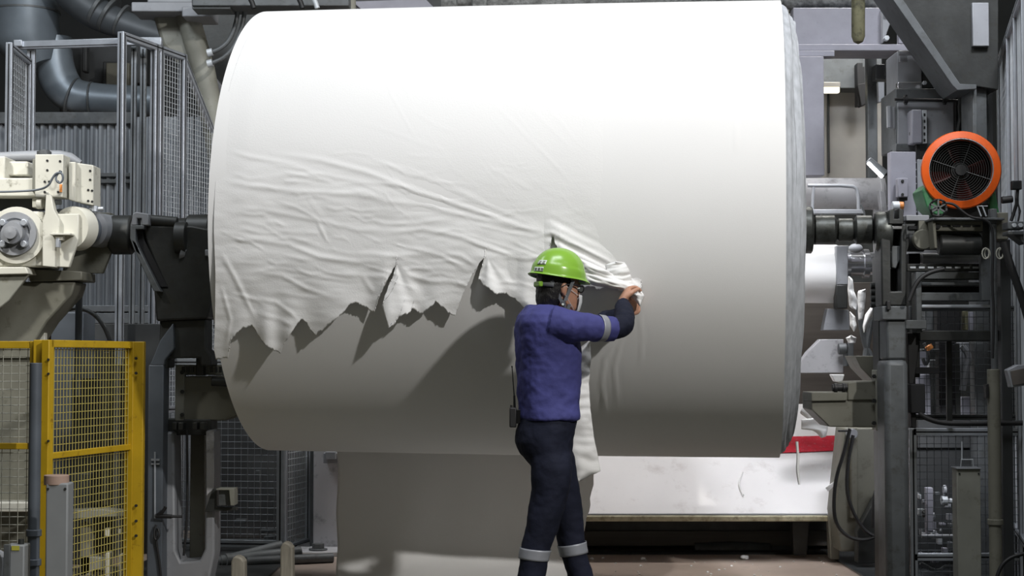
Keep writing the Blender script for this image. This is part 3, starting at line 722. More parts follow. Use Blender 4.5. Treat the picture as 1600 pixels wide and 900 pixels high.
mb = MB(); mb.tube([P(-20, 247, Y+.4), P(60, 244, Y+.4), P(105, 246, Y+.4), P(126, 256, Y+.4)], [.03, .035, .04, .02], 16, smooth=1); part(mb, 'air_cylinder', 'steellight', 0)
mb = MB(); c = P(69, 240, Y+.2); mb.cyl(c-Vector((0, 0, .01)), c+Vector((0, 0, .012)), .04, seg=24); mb.cyl(c, c+Vector((0, 0, .02)), .03, seg=24); part(mb, 'round_cap', 'steelmid', .002)
mb = MB(); mb.pbox(93, 288, 97, 300, Y-.045, .01); part(mb, 'warning_tag', 'gold', 0)
mb = MB(); mb.tube([P(-10, 300, Y-.05), P(30, 299, Y-.06), P(60, 297, Y-.07), P(76, 291, Y-.1), P(82, 278, Y-.1), P(88, 270, Y-.1), P(97, 270, Y-.1), P(99, 280, Y-.1), P(94, 287, Y-.1), P(87, 282, Y-.1), P(88, 273, Y-.09), P(96, 268, Y-.06)], .006, 8, smooth=2); part(mb, 'cable', 'blue', 0)
mb = MB(); mb.pbox(-40, 307, 60, 326, Y+.15, .15); part(mb, 'dark_gap_plate', 'steel', .003)
mb = MB(); mb.pbox(50, 308, 70, 324, Y+.05, .12); mb.cyl(P(58, 318, Y), P(66, 318, Y), .03); part(mb, 'linkage', 'cream', .004)
mb = MB(); mb.cyl(P(84, 316, Y), P(96, 316, Y), .014, seg=10); mb.cyl(P(98, 334, Y+.12), P(98, 327, Y+.12), .05, .03, seg=20); part(mb, 'pipe_fitting', 'steelmid', .001)
part(MB().pprism([(100, 375), (172, 345), (174, 392), (160, 427), (98, 427)], Y+.30, .04), 'rear_gusset', 'olive', .003)
part(MB().pbox(100, 332, 172, 347, Y+.32, .1), 'rear_plate', 'olive', .003)
part(MB().pprism([(-40, 417), (40, 417), (45, 428), (-40, 430)], Y-.05, .4), 'ledge', 'cream', .006)
part(MB().pprism([(44, 420), (128, 424), (128, 438), (46, 440)], Y+.1, .3), 'under_plate', 'olive', .006)
part(MB().pprism([(-50, 428), (46, 428), (14, 470), (-50, 520)], Y-.02, .03), 'brace_web', 'olivelight', .006)
part(MB().pprism([(-60, 440), (118, 440), (112, 460), (74, 502), (56, 530), (56, 560), (-60, 560)], Y+.12, .25), 'pedestal_head', 'olive', .01)
mb = MB(); a = P(-60, 555, Y+.14); b = P(56, 555, Y+.14); mb.box(a.x, b.x, Y+.14, Y+.5, 0, a.z); part(mb, 'pedestal', 'olive', .01)
part(MB().pbox(58, 520, 70, 560, Y+.2, .05), 'side_strip', 'cream', .003)
mb = MB(); mb.pbox(-60, 785, 46, 800, Y-.0, .3); part(mb, 'pedestal_step', 'cream', .006)
# conduit and hose right of the cream machine
mb = MB(); mb.cyl(P(124, 437, 9.6), P(121, 620, 9.6), .02); tag(mb.build('grey_conduit', 'blue'), 'thin vertical grey conduit just right of the cream machine', 'pipe')
mb = MB(); mb.tube([P(85, 500, 9.7), P(100, 485, 9.7), P(125, 480, 9.7), P(150, 492, 9.7), P(166, 515, 9.7), P(175, 545, 9.7), P(176, 620, 9.7)], .013, 10, smooth=2)
tag(mb.build('arched_hose', 'steelmid'), 'grey hose arching over behind the yellow gate', 'hose')
mb = MB(); mb.tube([P(88, 470, 9.5), P(80, 500, 9.5), P(74, 530, 9.5), P(73, 600, 9.5)], .018, 10, smooth=1)
tag(mb.build('dark_red_hose', mat('dark_red_rubber', (.05, .012, .015, 1), .5)), 'dark red hose dropping behind the yellow gate\'s corner post', 'hose')
mb = MB(); mb.box(P(76, 500, 10.2).x, P(130, 500, 10.2).x, 10.2, 10.5, 0, ZP(487, 10.2))
tag(mb.build('grey_cabinet', 'blue', bev=.01), 'blue-grey cabinet behind the arched hose', 'cabinet')
# low cream machinery seen through the yellow mesh
t = thing('cream_conveyor_frame', 'low cream machine frame seen through the yellow gate mesh', 'machine', P(150, 850, 9.4))
part(MB().pprism([(105, 798), (160, 796), (202, 801), (202, 807), (160, 808), (105, 812)], 9.4, .15), 'top_shelf', 'olivelight', .004, t)
part(MB().pprism([(124, 820), (132, 815), (141, 822), (141, 900), (126, 900)], 9.5, .1), 'upright', 'olivelight', .004, t)
part(MB().pbox(164, 825, 171, 838, 9.45, .05), 'stub', 'cream', .003, t)
part(MB().pbox(184, 826, 189, 834, 9.45, .05), 'stub', 'cream', .003, t)
part(MB().pbox(164, 864, 171, 925, 9.45, .08), 'post', 'cream', .003, t)
part(MB().pbox(186, 866, 190, 925, 9.45, .08), 'post', 'cream', .003, t)
part(MB().pprism([(124, 868), (164, 872), (164, 892), (150, 890), (124, 905)], 9.5, .1), 'casting', 'olivelight', .006, t)
part(MB().pprism([(84, 895), (200, 890), (200, 925), (84, 925)], 9.55, .2), 'base_block', 'olive', .006, t)
part(MB().pbox(160, 550, 172, 790, 9.9, .1), 'back_post', 'olive', .004, t)
part(MB().pbox(176, 570, 186, 800, 9.85, .08), 'back_post', 'steellight', .004, t)
part(MB().pbox(110, 590, 150, 790, 10.0, .1), 'back_panel', 'darkbox', .004, t)
part(MB().pbox(190, 560, 200, 800, 9.9, .1), 'back_post', 'steelmid', .004, t)
part(MB().pbox(108, 740, 140, 800, 9.8, .1), 'side_box', 'steelmid', .004, t)
mb = MB(); mb.box(P(75, 500, 10.6).x, P(255, 500, 10.6).x, 10.75, 10.8, 0, ZP(505, 10.6))
tag(mb.build('dark_screen_panel', 'darkbox', bev=.004), 'dark panel standing behind the yellow gate', 'panel')

# ------------------------------------------------------------------ left reel arm
LA = thing('reel_stand', 'dark steel arm and bearing holding the reel\'s left end', 'machine arm', P(290, 700, 9.2))
def la(mb, name, m='steel', bev=.006, **k): return part(mb, name, m, bev, LA, **k)
Y = 9.12
mb = MB(); mb.lathe([(0, .0), (0, .085), (.02, .112), (.13, .112), (.135, .10), (.135, 0)], P(171, 367, 9.3), (1, 0, 0), 36); la(mb, 'shaft_drum', 'steel', .008)
mb = MB(); mb.cyl(P(200, 366, 9.3), P(330, 365, 9.3), .09, seg=32); la(mb, 'journal', 'steel', 0)
mb = MB(); mb.lathe([(0, .0), (0, .10), (.01, .108), (.13, .108), (.14, .10), (.15, .0)], P(295, 365, 9.28), (1, -.1, 0), 40); la(mb, 'shaft_drum', 'steel', 0)
la(MB().pprism([(207, 334), (212, 331), (232, 334), (232, 352), (221, 352), (221, 341), (214, 341), (214, 352), (205, 352)], Y-.08, .10), 'top_clamp', 'steellight', .005)
mb = MB(); mb.pprism([(204, 352), (225, 352), (225, 358), (212, 358), (212, 375), (222, 402), (210, 392), (203, 372)], Y-.08, .1); la(mb, 'edge_flange', 'steelmid', .004)
la(MB().pprism([(212, 356), (222, 356), (225, 375), (262, 448), (246, 448), (215, 385)], Y-.03, .05), 'slot', 'groove', 0)
la(MB().pprism([(222, 352), (300, 352), (332, 358), (331, 470), (324, 498), (244, 502), (240, 450), (258, 448), (226, 372)], Y-.02, .25), 'arm_plate', 'steel', .012)
la(MB().pprism([(204, 372), (212, 378), (246, 446), (252, 456), (240, 455), (215, 402)], Y-.08, .1), 'edge_flange', 'steelmid', .004)
mb = MB(); mb.cyl(P(232, 344, Y), P(277, 348, Y), .032, seg=20); la(mb, 'tie_bar', 'steel', .004)
mb = MB(); mb.lathe([(0, 0), (0, .09), (.06, .09), (.07, 0)], P(275, 372, Y), (1, 0, 0), 32); la(mb, 'pivot_boss', 'steel', .002)
mb = MB(); mb.cyl(P(284, 394, Y-.02), P(290, 396, Y-.02), .04, .02, seg=16); la(mb, 'grease_cap', 'steellight', 0)
la(MB().pbox(320, 390, 333, 400, Y-.04, .05), 'stop_block', 'steellight', .004)
mb = MB(); mb.pbox(322, 402, 332, 432, Y, .1); mb.pbox(322, 448, 331, 470, Y, .1); la(mb, 'stop_block', 'steelmid', .004)
la(MB().pprism([(250, 500), (322, 498), (322, 545), (330, 556), (330, 572), (312, 572), (312, 560), (262, 560), (262, 575), (235, 575), (236, 568), (248, 540)], Y+.02, .2), 'arm_neck', 'steel', .01)
mb = MB(); a = P(232, 570, Y-.02); b = P(256, 570, Y-.02); mb.box(a.x, b.x, Y-.02, Y+.12, 0, a.z); la(mb, 'front_column', 'blue', .006)
la(MB().pprism([(236, 566), (250, 532), (270, 505), (272, 545), (258, 562), (257, 571), (233, 571)], Y-.02, .12), 'column_gusset', 'blue', .006)
Yf = Y+.1
mb = MB(); pts = [(257, 675), (272, 675), (274, 860), (282, 878), (312, 876), (320, 858), (322, 672), (335, 672), (335, 865), (327, 905), (332, 935), (258, 935)]
mb.pprism(pts, Yf, .2); la(mb, 'slotted_frame', 'steellight', .012)
la(MB().pprism([(322, 674), (334, 672), (334, 770), (323, 795)], Yf-.01, .02), 'frame_facing', 'colwhite', .002)
mb = MB(); mb.pbox(296, 660, 320, 872, Yf+.25, .08); la(mb, 'inner_panel', 'olive', .005)
mb = MB(); mb.tube([P(292, 672, Yf-.02), P(293, 760, Yf-.02), P(291, 830, Yf), P(287, 868, Yf)], .007, 8, smooth=1); la(mb, 'cable', 'black', 0)
mb = MB(); mb.tube([P(244, 820, Y-.04), P(240, 832, Y-.05), P(243, 846, Y-.05), P(250, 836, Y-.05), P(246, 822, Y-.04), P(243, 840, Y-.04), P(250, 880, Y-.04), P(254, 930, Y-.04)], .006, 8, smooth=2); la(mb, 'cable', 'black', 0)
mb = MB(); mb.cyl(P(242, 706, Y-.035), P(242, 810, Y-.035), .005, seg=8); mb.pbox(236, 717, 249, 720, Y-.03, .01); mb.pbox(236, 724, 249, 726, Y-.03, .01); la(mb, 'sensor_rod', 'alu', 0)
mb = MB(); mb.cyl(P(243, 806, Y-.05), P(268, 807, Y-.05), .012, seg=10); mb.cyl(P(262, 807, Y-.05), P(284, 807, Y-.03), .008, seg=10); mb.tube([P(244, 806, Y-.05), P(254, 800, Y-.06), P(259, 792, Y-.06)], .01, 8); la(mb, 'sensor', 'black', 0)
mb = MB(); mb.pprism([(240, 655), (330, 655), (330, 680), (240, 680)], Y+.16, .2); la(mb, 'cross_member', 'steel', .006)
mb = MB()
for x0, x1 in ((268, 276), (278, 286), (300, 308), (312, 320)): mb.pbox(x0, 660, x1, 672, Y+.05, .08)
la(mb, 'lug', 'steel', .004)
t = thing('left_reel_rest', 'khaki grey support bracket low at the left rim of the reel', 'bracket', P(320, 620, 9.35))
part(MB().pbox(273, 570, 288, 658, 9.28, .06), 'flange_plate', 'olivelight', .004, t)
part(MB().pprism([(286, 588), (378, 588), (392, 640), (352, 657), (286, 657)], 9.30, .28), 'bracket_body', 'olive', .006, t)
part(MB().pbox(288, 570, 345, 586, 9.34, .1), 'top_rail', 'olivelight', .004, t)
mb = MB()
for x in (284, 291, 298, 328, 335, 342): mb.pbox(x, 573, x+4, 582, 9.275, .02)
for y in (582, 612, 648): c = P(285, y, 9.28); mb.cyl(c, c-Vector((0, .012, 0)), .012, seg=6)
part(mb, 'bolts', 'steel', 0, t)
part(MB().pbox(306, 548, 318, 587, 9.27, .08), 'clamp', 'steel', .004, t)
mb = MB(); mb.cyl(P(331, 596, 9.25), P(372, 598, 9.25), .026, seg=16); part(mb, 'air_cylinder', 'steel', .003, t)
t = thing('junction_box', 'small square junction box on a bracket right of the slotted steel arm', 'junction box', P(350, 778, 9.1))
mb = MB(); mb.pbox(341, 765, 360, 790, 9.12, .07); mb.build('box', 'steelmid', t, bev=.004)
mb = MB(); mb.pprism([(338, 763.5), (366, 763.5), (366, 790), (360, 790), (358, 766), (338, 766)], 9.08, .12); mb.build('cover', 'olivelight', t, bev=.002)
mb = MB(); mb.pprism([(320, 800), (332, 764), (338, 764), (338, 792), (370, 793), (370, 797)], 9.16, .05); mb.build('bracket', 'steel', t, bev=.002)
# pale column, plate and stubs
t = thing('pale_column', 'pale grey square column standing left of the hanging paper sheet', 'column', P(505, 870, 10.7))
mb = MB(); a = P(483, 870, 10.9); b = P(540, 870, 10.9); mb.box(P(489, 870, 10.9).x, b.x, 10.9, 11.3, .02, ZP(690, 10.9)); mb.build('shaft', 'colwhite', t, bev=.006)
mb = MB(); mb.box(a.x, P(489.5, 870, 10.9).x, 10.93, 11.3, .02, ZP(690, 10.9)); mb.build('dark_side', 'steelmid', t, bev=.004)  # dark side face of the column, coloured darker than its front
mb = MB(); a = P(452, 875, 10.6); mb.box(a.x, b.x, 10.6, 11.4, 0, .03); mb.build('base_plate', 'colwhite', t, bev=.004)
mb = MB(); c = Vector((P(497, 868, 10.7).x, 10.7, .03)); mb.cyl(c, c+Vector((0, 0, .045)), .04, seg=6); mb.cyl(c, c+Vector((0, 0, .012)), .06, seg=20); mb.build('anchor_nut', 'steelmid', t, bev=.003)
mb = MB(); mb.pbox(505, 708, 530, 724, 10.75, .14); mb.pbox(508, 706, 524, 718, 10.7, .05); mb.build('head_bracket', 'steellight', t, bev=.004)
for k, (x0, x1, top, lab) in enumerate([(360, 382, 869, 'shorter rounded wooden stub at the bottom edge, nearest the steel arm'), (437, 457, 847, 'taller rounded wooden stub at the bottom edge, under the angled mesh')]):
    Yq = 8.6; mb = MB(); mb.pprism([(x0+1, top+9), (x0+4, top+2), (x0+9, top), (x1-5, top+3), (x1, top+9), (x1+.5, 968), (x0-.5, 968)], Yq, .09)
    tag(mb.build('wooden_stub', 'wood', bev=.012), lab, 'wooden post')
t = thing('low_pipe_rack', 'dark low pipework on the floor under the lower left guard fence', 'pipes', P(400, 880, 10.2))
for k, (a, b, r) in enumerate([((340, 878), (440, 852), .03), ((345, 892), (470, 862), .035), ((352, 902), (440, 888), .04), ((385, 882), (520, 893), .03)]):
    mb = MB(); p = P(a[0], a[1], 10.1); q = P(b[0], b[1], 10.3); p.z = max(p.z, r); q.z = max(q.z, r); mb.cyl(p, q, r, seg=14); mb.build('pipe', 'steelmid', t)
mb = MB(); mb.pbox(366, 812, 384, 819, 11.2, .1); mb.pbox(405, 828, 432, 832, 11.2, .1); mb.pbox(412, 838, 430, 850, 11.1, .1); mb.pbox(398, 735, 406, 815, 11.3, .05)
tag(mb.build('valve_block', 'steelmid', bev=.004), 'grey valve block just visible through the dark lower left mesh', 'valve')
mb = MB(); mb.box(P(300, 0, 11.6).x, P(482, 0, 11.6).x, 11.7, 11.9, 0, ZP(640, 11.6))
tag(mb.build('machine_casing', 'darkbox', bev=.01), 'dark machine casing behind the lower left mesh fence', 'machine')

mb = MB(); mb.box(P(240, 0, 10.4).x, P(455, 0, 10.4).x, 9.2, 11.6, 0, .012)
tag(mb.build('dark_floor_plate', mat('dark_plate_steel', (.045, .047, .048, 1), .4, .2, .4, 5, .2, 8, rgb(80, 82, 84), .4), bev=.003), 'dark oily plate on the floor under the lower left guard fence', 'tray')  # added plate that makes the tan floor dark here
# ------------------------------------------------------------------ yellow gate
def yfence(name, label, A, B, z1, zm, wm, dark_in=False, corner=False, sx=.024, sz=.0385):
    A = Vector((*A, 0)); B = Vector((*B, 0)); d = (B-A); L = d.length; d.normalize(); nrm = Vector((-d.y, d.x, 0))
    t = thing(name, label, 'gate', (A+B)/2)
    def bar(p, q, w, h, nm, up=None): mb = MB(); mb.bar(p, q, w, h, up=up or (0, 0, 1)); return mb.build(nm, 'yellow', t, bev=.003)
    Z = lambda z: Vector((0, 0, z))
    bar(A+Z(0), A+Z(z1), .05, .04, 'post', nrm); bar(B+Z(0), B+Z(z1), .05, .05, 'post', nrm)
    bar(A+Z(z1-.018), B+Z(z1-.018), .04, .036, 'top_rail'); bar(A+Z(zm), B+Z(zm), .03, .03, 'mid_rail')
    mb = MB(); k = int(L/sx); off = nrm*.012
    for i in range(1, k): p = A+d*(L*i/k); mb.tube([p+Z(0.05), p+Z(z1-.02)], .0019, 4, False)
    z = .08
    while z < z1-.04: mb.tube([A+Z(z)+off*.4, B+Z(z)+off*.4], .0019, 4, False); z += sz
    mb.build('wire_mesh', wm, t, smooth=False)
    return t, A, B, d, nrm
Y0 = 7.93; zt = ZP(531, Y0); zm = ZP(713, Y0)
t, A, B, d, nrm = yfence('yellow_safety_gate', 'yellow framed wire mesh safety gate leaf angled back beside the steel arm', (XY(76, Y0)[0], Y0), (XY(206, 8.78)[0], 8.78), zt, zm, 'yellowwire', sx=.031)
mb = MB(); mb.bar(B+Vector((.045, .0, 0)), B+Vector((.045, .0, zt)), .055, .05, up=(0, 1, 0)); mb.build('frame_post', 'yellow', t, bev=.004)
mb = MB()
for y in (560, 583, 790, 814, 837): c = P(213, y, 8.74); mb.cyl(c, c-Vector((0, .01, 0)), .008, seg=8)
for y in (562, 584, 689): c = P(76, y, 7.9); mb.cyl(c, c-Vector((0, .01, 0)), .006, seg=8)
mb.build_split('bolt', 'steel', t)
mb = MB(); a = P(52, 531, 7.95); b = P(70, 531, 7.95); mb.box(a.x, b.x, 7.95, 8.05, 0, a.z); tag(mb.build('yellow_corner_post', 'yellow', bev=.004), 'thick yellow corner post between the two yellow mesh panels', 'post')
yfence('yellow_safety_fence', 'yellow framed safety panel with thin pale mesh at the far left edge', (XY(-45, 8.0)[0], 8.0), (XY(58, 8.0)[0], 8.0), ZP(533, 8.0), ZP(697, 8.0), 'palewire', sx=.037)
t = thing('steel_standpipe', 'grey steel standpipe with couplings in front of the yellow corner post', 'pipe', P(56, 900, 7.8))
mb = MB(); c = P(56, 567, 7.8); mb.cyl(Vector((c.x, 7.8, 0)), c, .0285, seg=28); mb.build('pipe', 'blue', t, bev=.003)
for y0, y1 in ((827, 838), (873, 884)):
    mb = MB(); mb.cyl(Vector((c.x, 7.8, ZP(y1, 7.8))), Vector((c.x, 7.8, ZP(y0, 7.8))), .0365, seg=28); mb.build('coupling', 'blue', t, bev=.004)
t = thing('grey_bollard', 'grey square post with a round tan cap in front of the yellow gate', 'post', P(89, 900, 7.5))
a = P(71.5, 755, 7.45); b = P(106.5, 755, 7.45); mb = MB(); mb.box(a.x, b.x, 7.45, 7.55, 0, a.z); mb.build('post', 'greybox', t, bev=.008)
mb = MB(); c = P(88.5, 742, 7.5); mb.cyl(Vector((c.x, 7.5, a.z-.01)), Vector((c.x, 7.5, c.z)), .056, seg=36); mb.build('cap', 'tan', t, bev=.003)
mb = MB()
for x in (75, 102): c = P(x, 764, 7.45); mb.cyl(c, c-Vector((0, .004, 0)), .006, seg=10)
mb.build_split('screw', 'steel', t)
t = thing('control_box', 'small grey box with a yellow label at the bottom left corner', 'box', P(24, 900, 7.5))
a = P(7, 852, 7.5); b = P(38, 852, 7.5); mb = MB(); mb.box(a.x, b.x, 7.5, 7.6, 0, a.z); mb.build('box', 'greybox', t, bev=.006)
mb = MB(); mb.pbox(18, 853, 30, 860, 7.496, .005); mb.build('label', mat('yellow_label', (.45, .42, .06, 1), .5, 0, .05), t)
mb = MB(); mb.pbox(5, 851, 15, 902, 7.48, .02); mb.build('dark_side', 'steelmid', t, bev=.002)
mb = MB(); mb.cyl(P(33, 852, 7.55), P(33, 842, 7.55), .014, seg=12); mb.build('plug', 'steel', t)
mb = MB(); mb.tube([P(-10, 870, 7.7), P(2, 862, 7.7), P(6, 880, 7.7), P(2, 905, 7.7)], .016, 8, smooth=2)
tag(mb.build('white_cable', 'steellight'), 'pale cable bundle at the very bottom left corner', 'cable')

# ------------------------------------------------------------------ white chute behind the reel, lower right
t = thing('white_chute', 'long white painted sloping chute panel under and behind the reel with red tape', 'chute', P(1100, 800, 10.5))
def sl(y):    # the panel leans back: distance grows with height
    return 10.4+(806-y)*.0062
mb = MB(); rows = []
a, b, c, e = P(860, 806, 10.4), P(1302, 806, 10.4), P(1322, 600, 11.6), P(860, 600, 11.6)
mb.hexa([a, b, b+Vector((0, .04, 0)), a+Vector((0, .04, 0)), e, c, c+Vector((0, .04, 0)), e+Vector((0, .04, 0))]); mb.build('panel', 'white', t, bev=.004)
mb = MB(); mb.pbox(860, 806, 1303, 815, 10.34, .1); mb.build('bottom_lip', 'lip', t, bev=.008)
mb = MB(); mb.pbox(860, 803, 1302, 806.5, 10.37, .04); mb.build('seam', 'steellight', t, bev=.002)
nrm_ = (b-a).cross(e-a).normalized()
if nrm_.y > 0: nrm_ = -nrm_
def onpanel(px, py):
    u = (px-800)/F; v = (450-py)/F; dd = Vector((u, cp-v*sp, sp+v*cp)); o = Vector((0, 0, CZ)); k = (a-o).dot(nrm_)/dd.dot(nrm_); return o+dd*k
q = [onpanel(1215, 709), onpanel(1312, 705), onpanel(1312, 682), onpanel(1215, 684)]
mb = MB(); mb.hexa([p+nrm_*.004 for p in q]+[p+nrm_*.009 for p in q]); mb.build('red_tape', 'red', t)
mb = MB(); mb.tube([onpanel(1160, 740)+nrm_*.012, onpanel(1154, 758)+nrm_*.014, onpanel(1157, 768)+nrm_*.012, onpanel(1161, 776)+nrm_*.012], .005, 6, smooth=2)
tag(mb.build('curled_paper_shred', 'scrap'), 'tiny curled white paper shred stuck on the white chute', 'paper shred')
mb = MB(); mb.pprism([(1295, 805), (1310, 805), (1312, 874), (1298, 874)], 10.3, .1); mb.build('leg', 'olivelight', t, bev=.006)
mb = MB(); mb.pprism([(1238, 815), (1265, 815), (1261, 868), (1240, 868)], 10.5, .1); mb.build('leg', 'steel', t, bev=.006)
# torn brown-grey strip hanging over the chute by the reel
rp = rumple('torn_paper_flap', [(1252, 655), (1275, 654), (1288, 650), (1293, 668), (1290, 682), (1283, 684), (1276, 676), (1262, 668), (1252, 672)], 9.9, .03, 3.0, n=20, amp=.01)
tag(rp, 'small torn paper flap hanging beside the reel above the red tape', 'paper flap')
mb = MB(); mb.tube([P(1255, 640, 9.95), P(1268, 648, 9.92), P(1278, 655, 9.9), P(1285, 657, 9.9)], [.03, .035, .03, .01], 10, smooth=1)
tag(mb.build('crumpled_scrap', 'scrap'), 'crumpled white paper scrap beside the reel under the right bracket', 'paper scrap')
# dark machine bed under the chute
t = thing('machine_bed', 'dark brown-grey machine bed beams under the white chute', 'machine bed', P(1100, 860, 11))
mb = MB(); mb.pbox(780, 814, 1400, 829, 10.9, .2); mb.build('beam', 'steel', t, bev=.004)
mb = MB(); mb.pbox(780, 829, 1400, 853, 10.95, .2); mb.build('beam', 'brown', t, bev=.006)
mb = MB(); mb.box(P(780, 0, 11).x, P(1400, 0, 11).x, 11.15, 11.3, 0, .4); mb.build('back_plate', 'darkbox', t, bev=.004)
mb = MB(); mb.lathe([(0, 0), (0, .05), (.25, .06), (.5, .05), (.5, 0)], P(1085, 860, 10.95), (1, 0, 0), 20); mb.build('roller_end', 'steelmid', t)
mb = MB(); mb.pbox(1205, 852, 1262, 866, 10.97, .1); mb.build('pale_block', 'steelmid', t, bev=.004)
struct(MB().box(P(700, 0, 10.7).x, P(1330, 0, 10.7).x, 10.72, 10.86, 0, .012).build('trim_1', 'groove'))
# oily dark floor plate at right
mb = MB(); mb.box(P(1318, 0, 10).x, P(1760, 0, 10).x, 8.0, 10.9, 0, .015)
tag(mb.build('floor_plate', mat('oily_plate', (.05, .055, .058, 1), .25, .2, .5, 5, .3, 8, rgb(90, 95, 100), .5), bev=.004), 'dark oily metal floor plate at the lower right', 'floor plate')
mb = MB(); rnd = random.Random(11)
def crumb(mb, c, r, seed):
    rings = []
    for i in range(7):
        ph = -math.pi/2+math.pi*i/6; ring = []
        for k in range(9):
            a_ = 2*math.pi*k/9; q = Vector((math.cos(ph)*math.cos(a_), math.cos(ph)*math.sin(a_), math.sin(ph)*.6))
            ring.append(c+q*r*(1+.45*noise.noise(q*2+Vector((seed, 0, 0)))))
        rings.append(ring)
    mb.loft(rings)
for i in range(70):
    px = rnd.uniform(925, 1320); Yq = rnd.uniform(8.9, 10.55); crumb(mb, Vector(((px-800)/F*Yq, Yq, .004)), rnd.uniform(.003, .009), i)
o = mb.build('paper_dust', 'scrap'); tag(o, 'tiny white paper crumbs sprinkled over the floor before the chute', 'paper crumbs'); o['kind'] = 'stuff'
for i, (x, r, lab) in enumerate([(1161, .026, 'largest white paper crumb on the floor below the middle of the chute'), (1003, .016, 'small white paper crumb on the floor edge right of the worker'), (924, .014, 'small white paper crumb beside the worker\'s right-hand trouser leg')]):
    mb = MB(); Yq = 10.45; crumb(mb, Vector(((x-800)/F*Yq, Yq, r*.5)), r, i+.5); tag(mb.build('paper_crumb', 'scrap'), lab, 'paper crumb')

# ------------------------------------------------------------------ right reel support
RA = thing('reel_clamp_stand', 'dark steel clamp fork and column carrying the reel\'s right shaft', 'machine stand', P(1400, 900, 8.8))
def ra(mb, name, m='steel', bev=.006, **k): return part(mb, name, m, bev, RA, **k)
Y = 8.72
mb = MB(); c = P(1367, 362, 8.78); mb.lathe([(0, 0), (0, .10), (.012, .107), (.075, .107), (.085, .1), (.085, 0)], c, (1, -.12, 0), 40); ra(mb, 'bearing_housing', 'shaft', 0)
ra(MB().pprism([(1389, 329), (1397, 325), (1397, 342), (1405, 342), (1405, 325), (1412, 328), (1412, 350), (1389, 350)], Y-.06, .12), 'top_hook', 'steel', .004)
mb = MB(); mb.pprism([(1376, 350), (1392, 350), (1392, 455), (1408, 455), (1408, 350), (1417, 350), (1417, 478), (1378, 478)], Y-.04, .16); ra(mb, 'fork', 'steel', .008)
mb = MB(); mb.pbox(1390, 353, 1410, 358, Y-.05, .04); ra(mb, 'bright_pin', 'chrome', .003)
ra(MB().pbox(1392, 350, 1408, 456, Y+.09, .05), 'fork_back', 'groove', 0)
ra(MB().pprism([(1393, 384), (1407, 384), (1407, 405), (1400, 420), (1393, 418)], Y+.0, .08), 'latch', 'steelmid', .006)
ra(MB().pbox(1378, 478, 1417, 500, Y-.04, .2), 'collar', 'steelmid', .006)
ra(MB().pbox(1386, 499, 1416, 562, Y-.02, .18), 'upper_column', 'steelmid', .012)
mb = MB(); a = P(1380, 562, Y); b = P(1417, 562, Y); mb.box(a.x, b.x, Y-.04, Y+.18, 0, a.z)
ra(mb, 'column', 'steelmid', .03)
mb = MB(); a = P(1366, 400, Y+.2); mb.box(P(1368, 0, Y+.2).x, P(1382, 0, Y+.2).x, Y+.2, Y+.35, 0, ZP(400, Y+.2)); ra(mb, 'rear_web', 'steel', .004)
mb = MB()
for y in (446, 456, 466, 476): c = P(1366, y, Y+.18); mb.cyl(c-Vector((.02, 0, 0)), c+Vector((.02, 0, 0)), .018, seg=12)
ra(mb, 'lug', 'steel', .003)
ra(MB().pbox(1386, 470, 1392, 484, Y-.06, .04), 'sensor', 'black', .003)
t = thing('right_reel_rest', 'khaki grey box bracket below the reel\'s right shaft', 'bracket', P(1330, 640, 9.1))
part(MB().pprism([(1268, 626), (1370, 624), (1370, 668), (1296, 667), (1268, 640)], 9.0, .28), 'bracket_body', 'olive', .006, t)
part(MB().pprism([(1268, 613), (1324, 613), (1324, 626), (1268, 627)], 8.98, .28), 'ledge', 'olive', .004, t)
part(MB().pprism([(1324, 598), (1332, 596), (1370, 595), (1370, 626), (1324, 626)], 8.99, .28), 'upper_body', 'olive', .008, t)
part(MB().pbox(1369, 578, 1379, 673, 8.97, .1), 'flange_plate', 'olivelight', .004, t)
mb = MB()
for y in (588, 626, 661): c = P(1365, y, 8.98); mb.cyl(c, c-Vector((0, .015, 0)), .012, seg=6)
part(mb, 'bolts', 'steel', 0, t)
mb = MB(); mb.cyl(P(1300, 606, 9.0), P(1324, 605, 9.0), .02, seg=14); mb.cyl(P(1303, 606, 9.0), P(1308, 606, 9.0), .027, seg=14); mb.cyl(P(1316, 606, 9.0), P(1320, 606, 9.0), .027, seg=14); part(mb, 'air_fitting', 'black', .002, t)
# machine side frame with hoses behind the chute end
t = thing('machine_side_frame', 'dull olive machine side frame at the right end of the white chute', 'machine frame', P(1350, 800, 10.0))
part(MB().pprism([(1318, 668), (1372, 668), (1372, 815), (1340, 862), (1312, 862), (1304, 800)], 10.1, .25), 'plate', 'olive', .012, t)
part(MB().pbox(1330, 668, 1340, 810, 10.05, .06), 'rib', 'olive', .008, t)
mb = MB(); c = P(1333, 678, 10.0); mb.cyl(c, c+Vector((0, .08, 0)), .03, seg=20); part(mb, 'round_boss', 'steellight', .004, t)
part(MB().pprism([(1340, 830), (1372, 770), (1378, 775), (1378, 880), (1340, 880)], 9.95, .1), 'shoe', 'steel', .006, t)
for k, (pts, lab) in enumerate([([(1328, 670), (1318, 710), (1306, 745), (1302, 790), (1306, 820), (1325, 840), (1350, 845), (1370, 838)], 'black hose looping down in front of the olive side frame, left of the pair'), ([(1333, 680), (1325, 720), (1322, 765), (1332, 800), (1350, 830), (1372, 840)], 'black hose looping down in front of the olive side frame, right of the pair'), ([(1386, 745), (1374, 755), (1365, 775), (1364, 825)], 'short black hose curving into the right column')]):
    mb = MB(); mb.tube([P(x, y, 9.85) for x, y in pts], .011, 8, smooth=2); tag(mb.build('black_hose', 'black'), lab, 'hose')
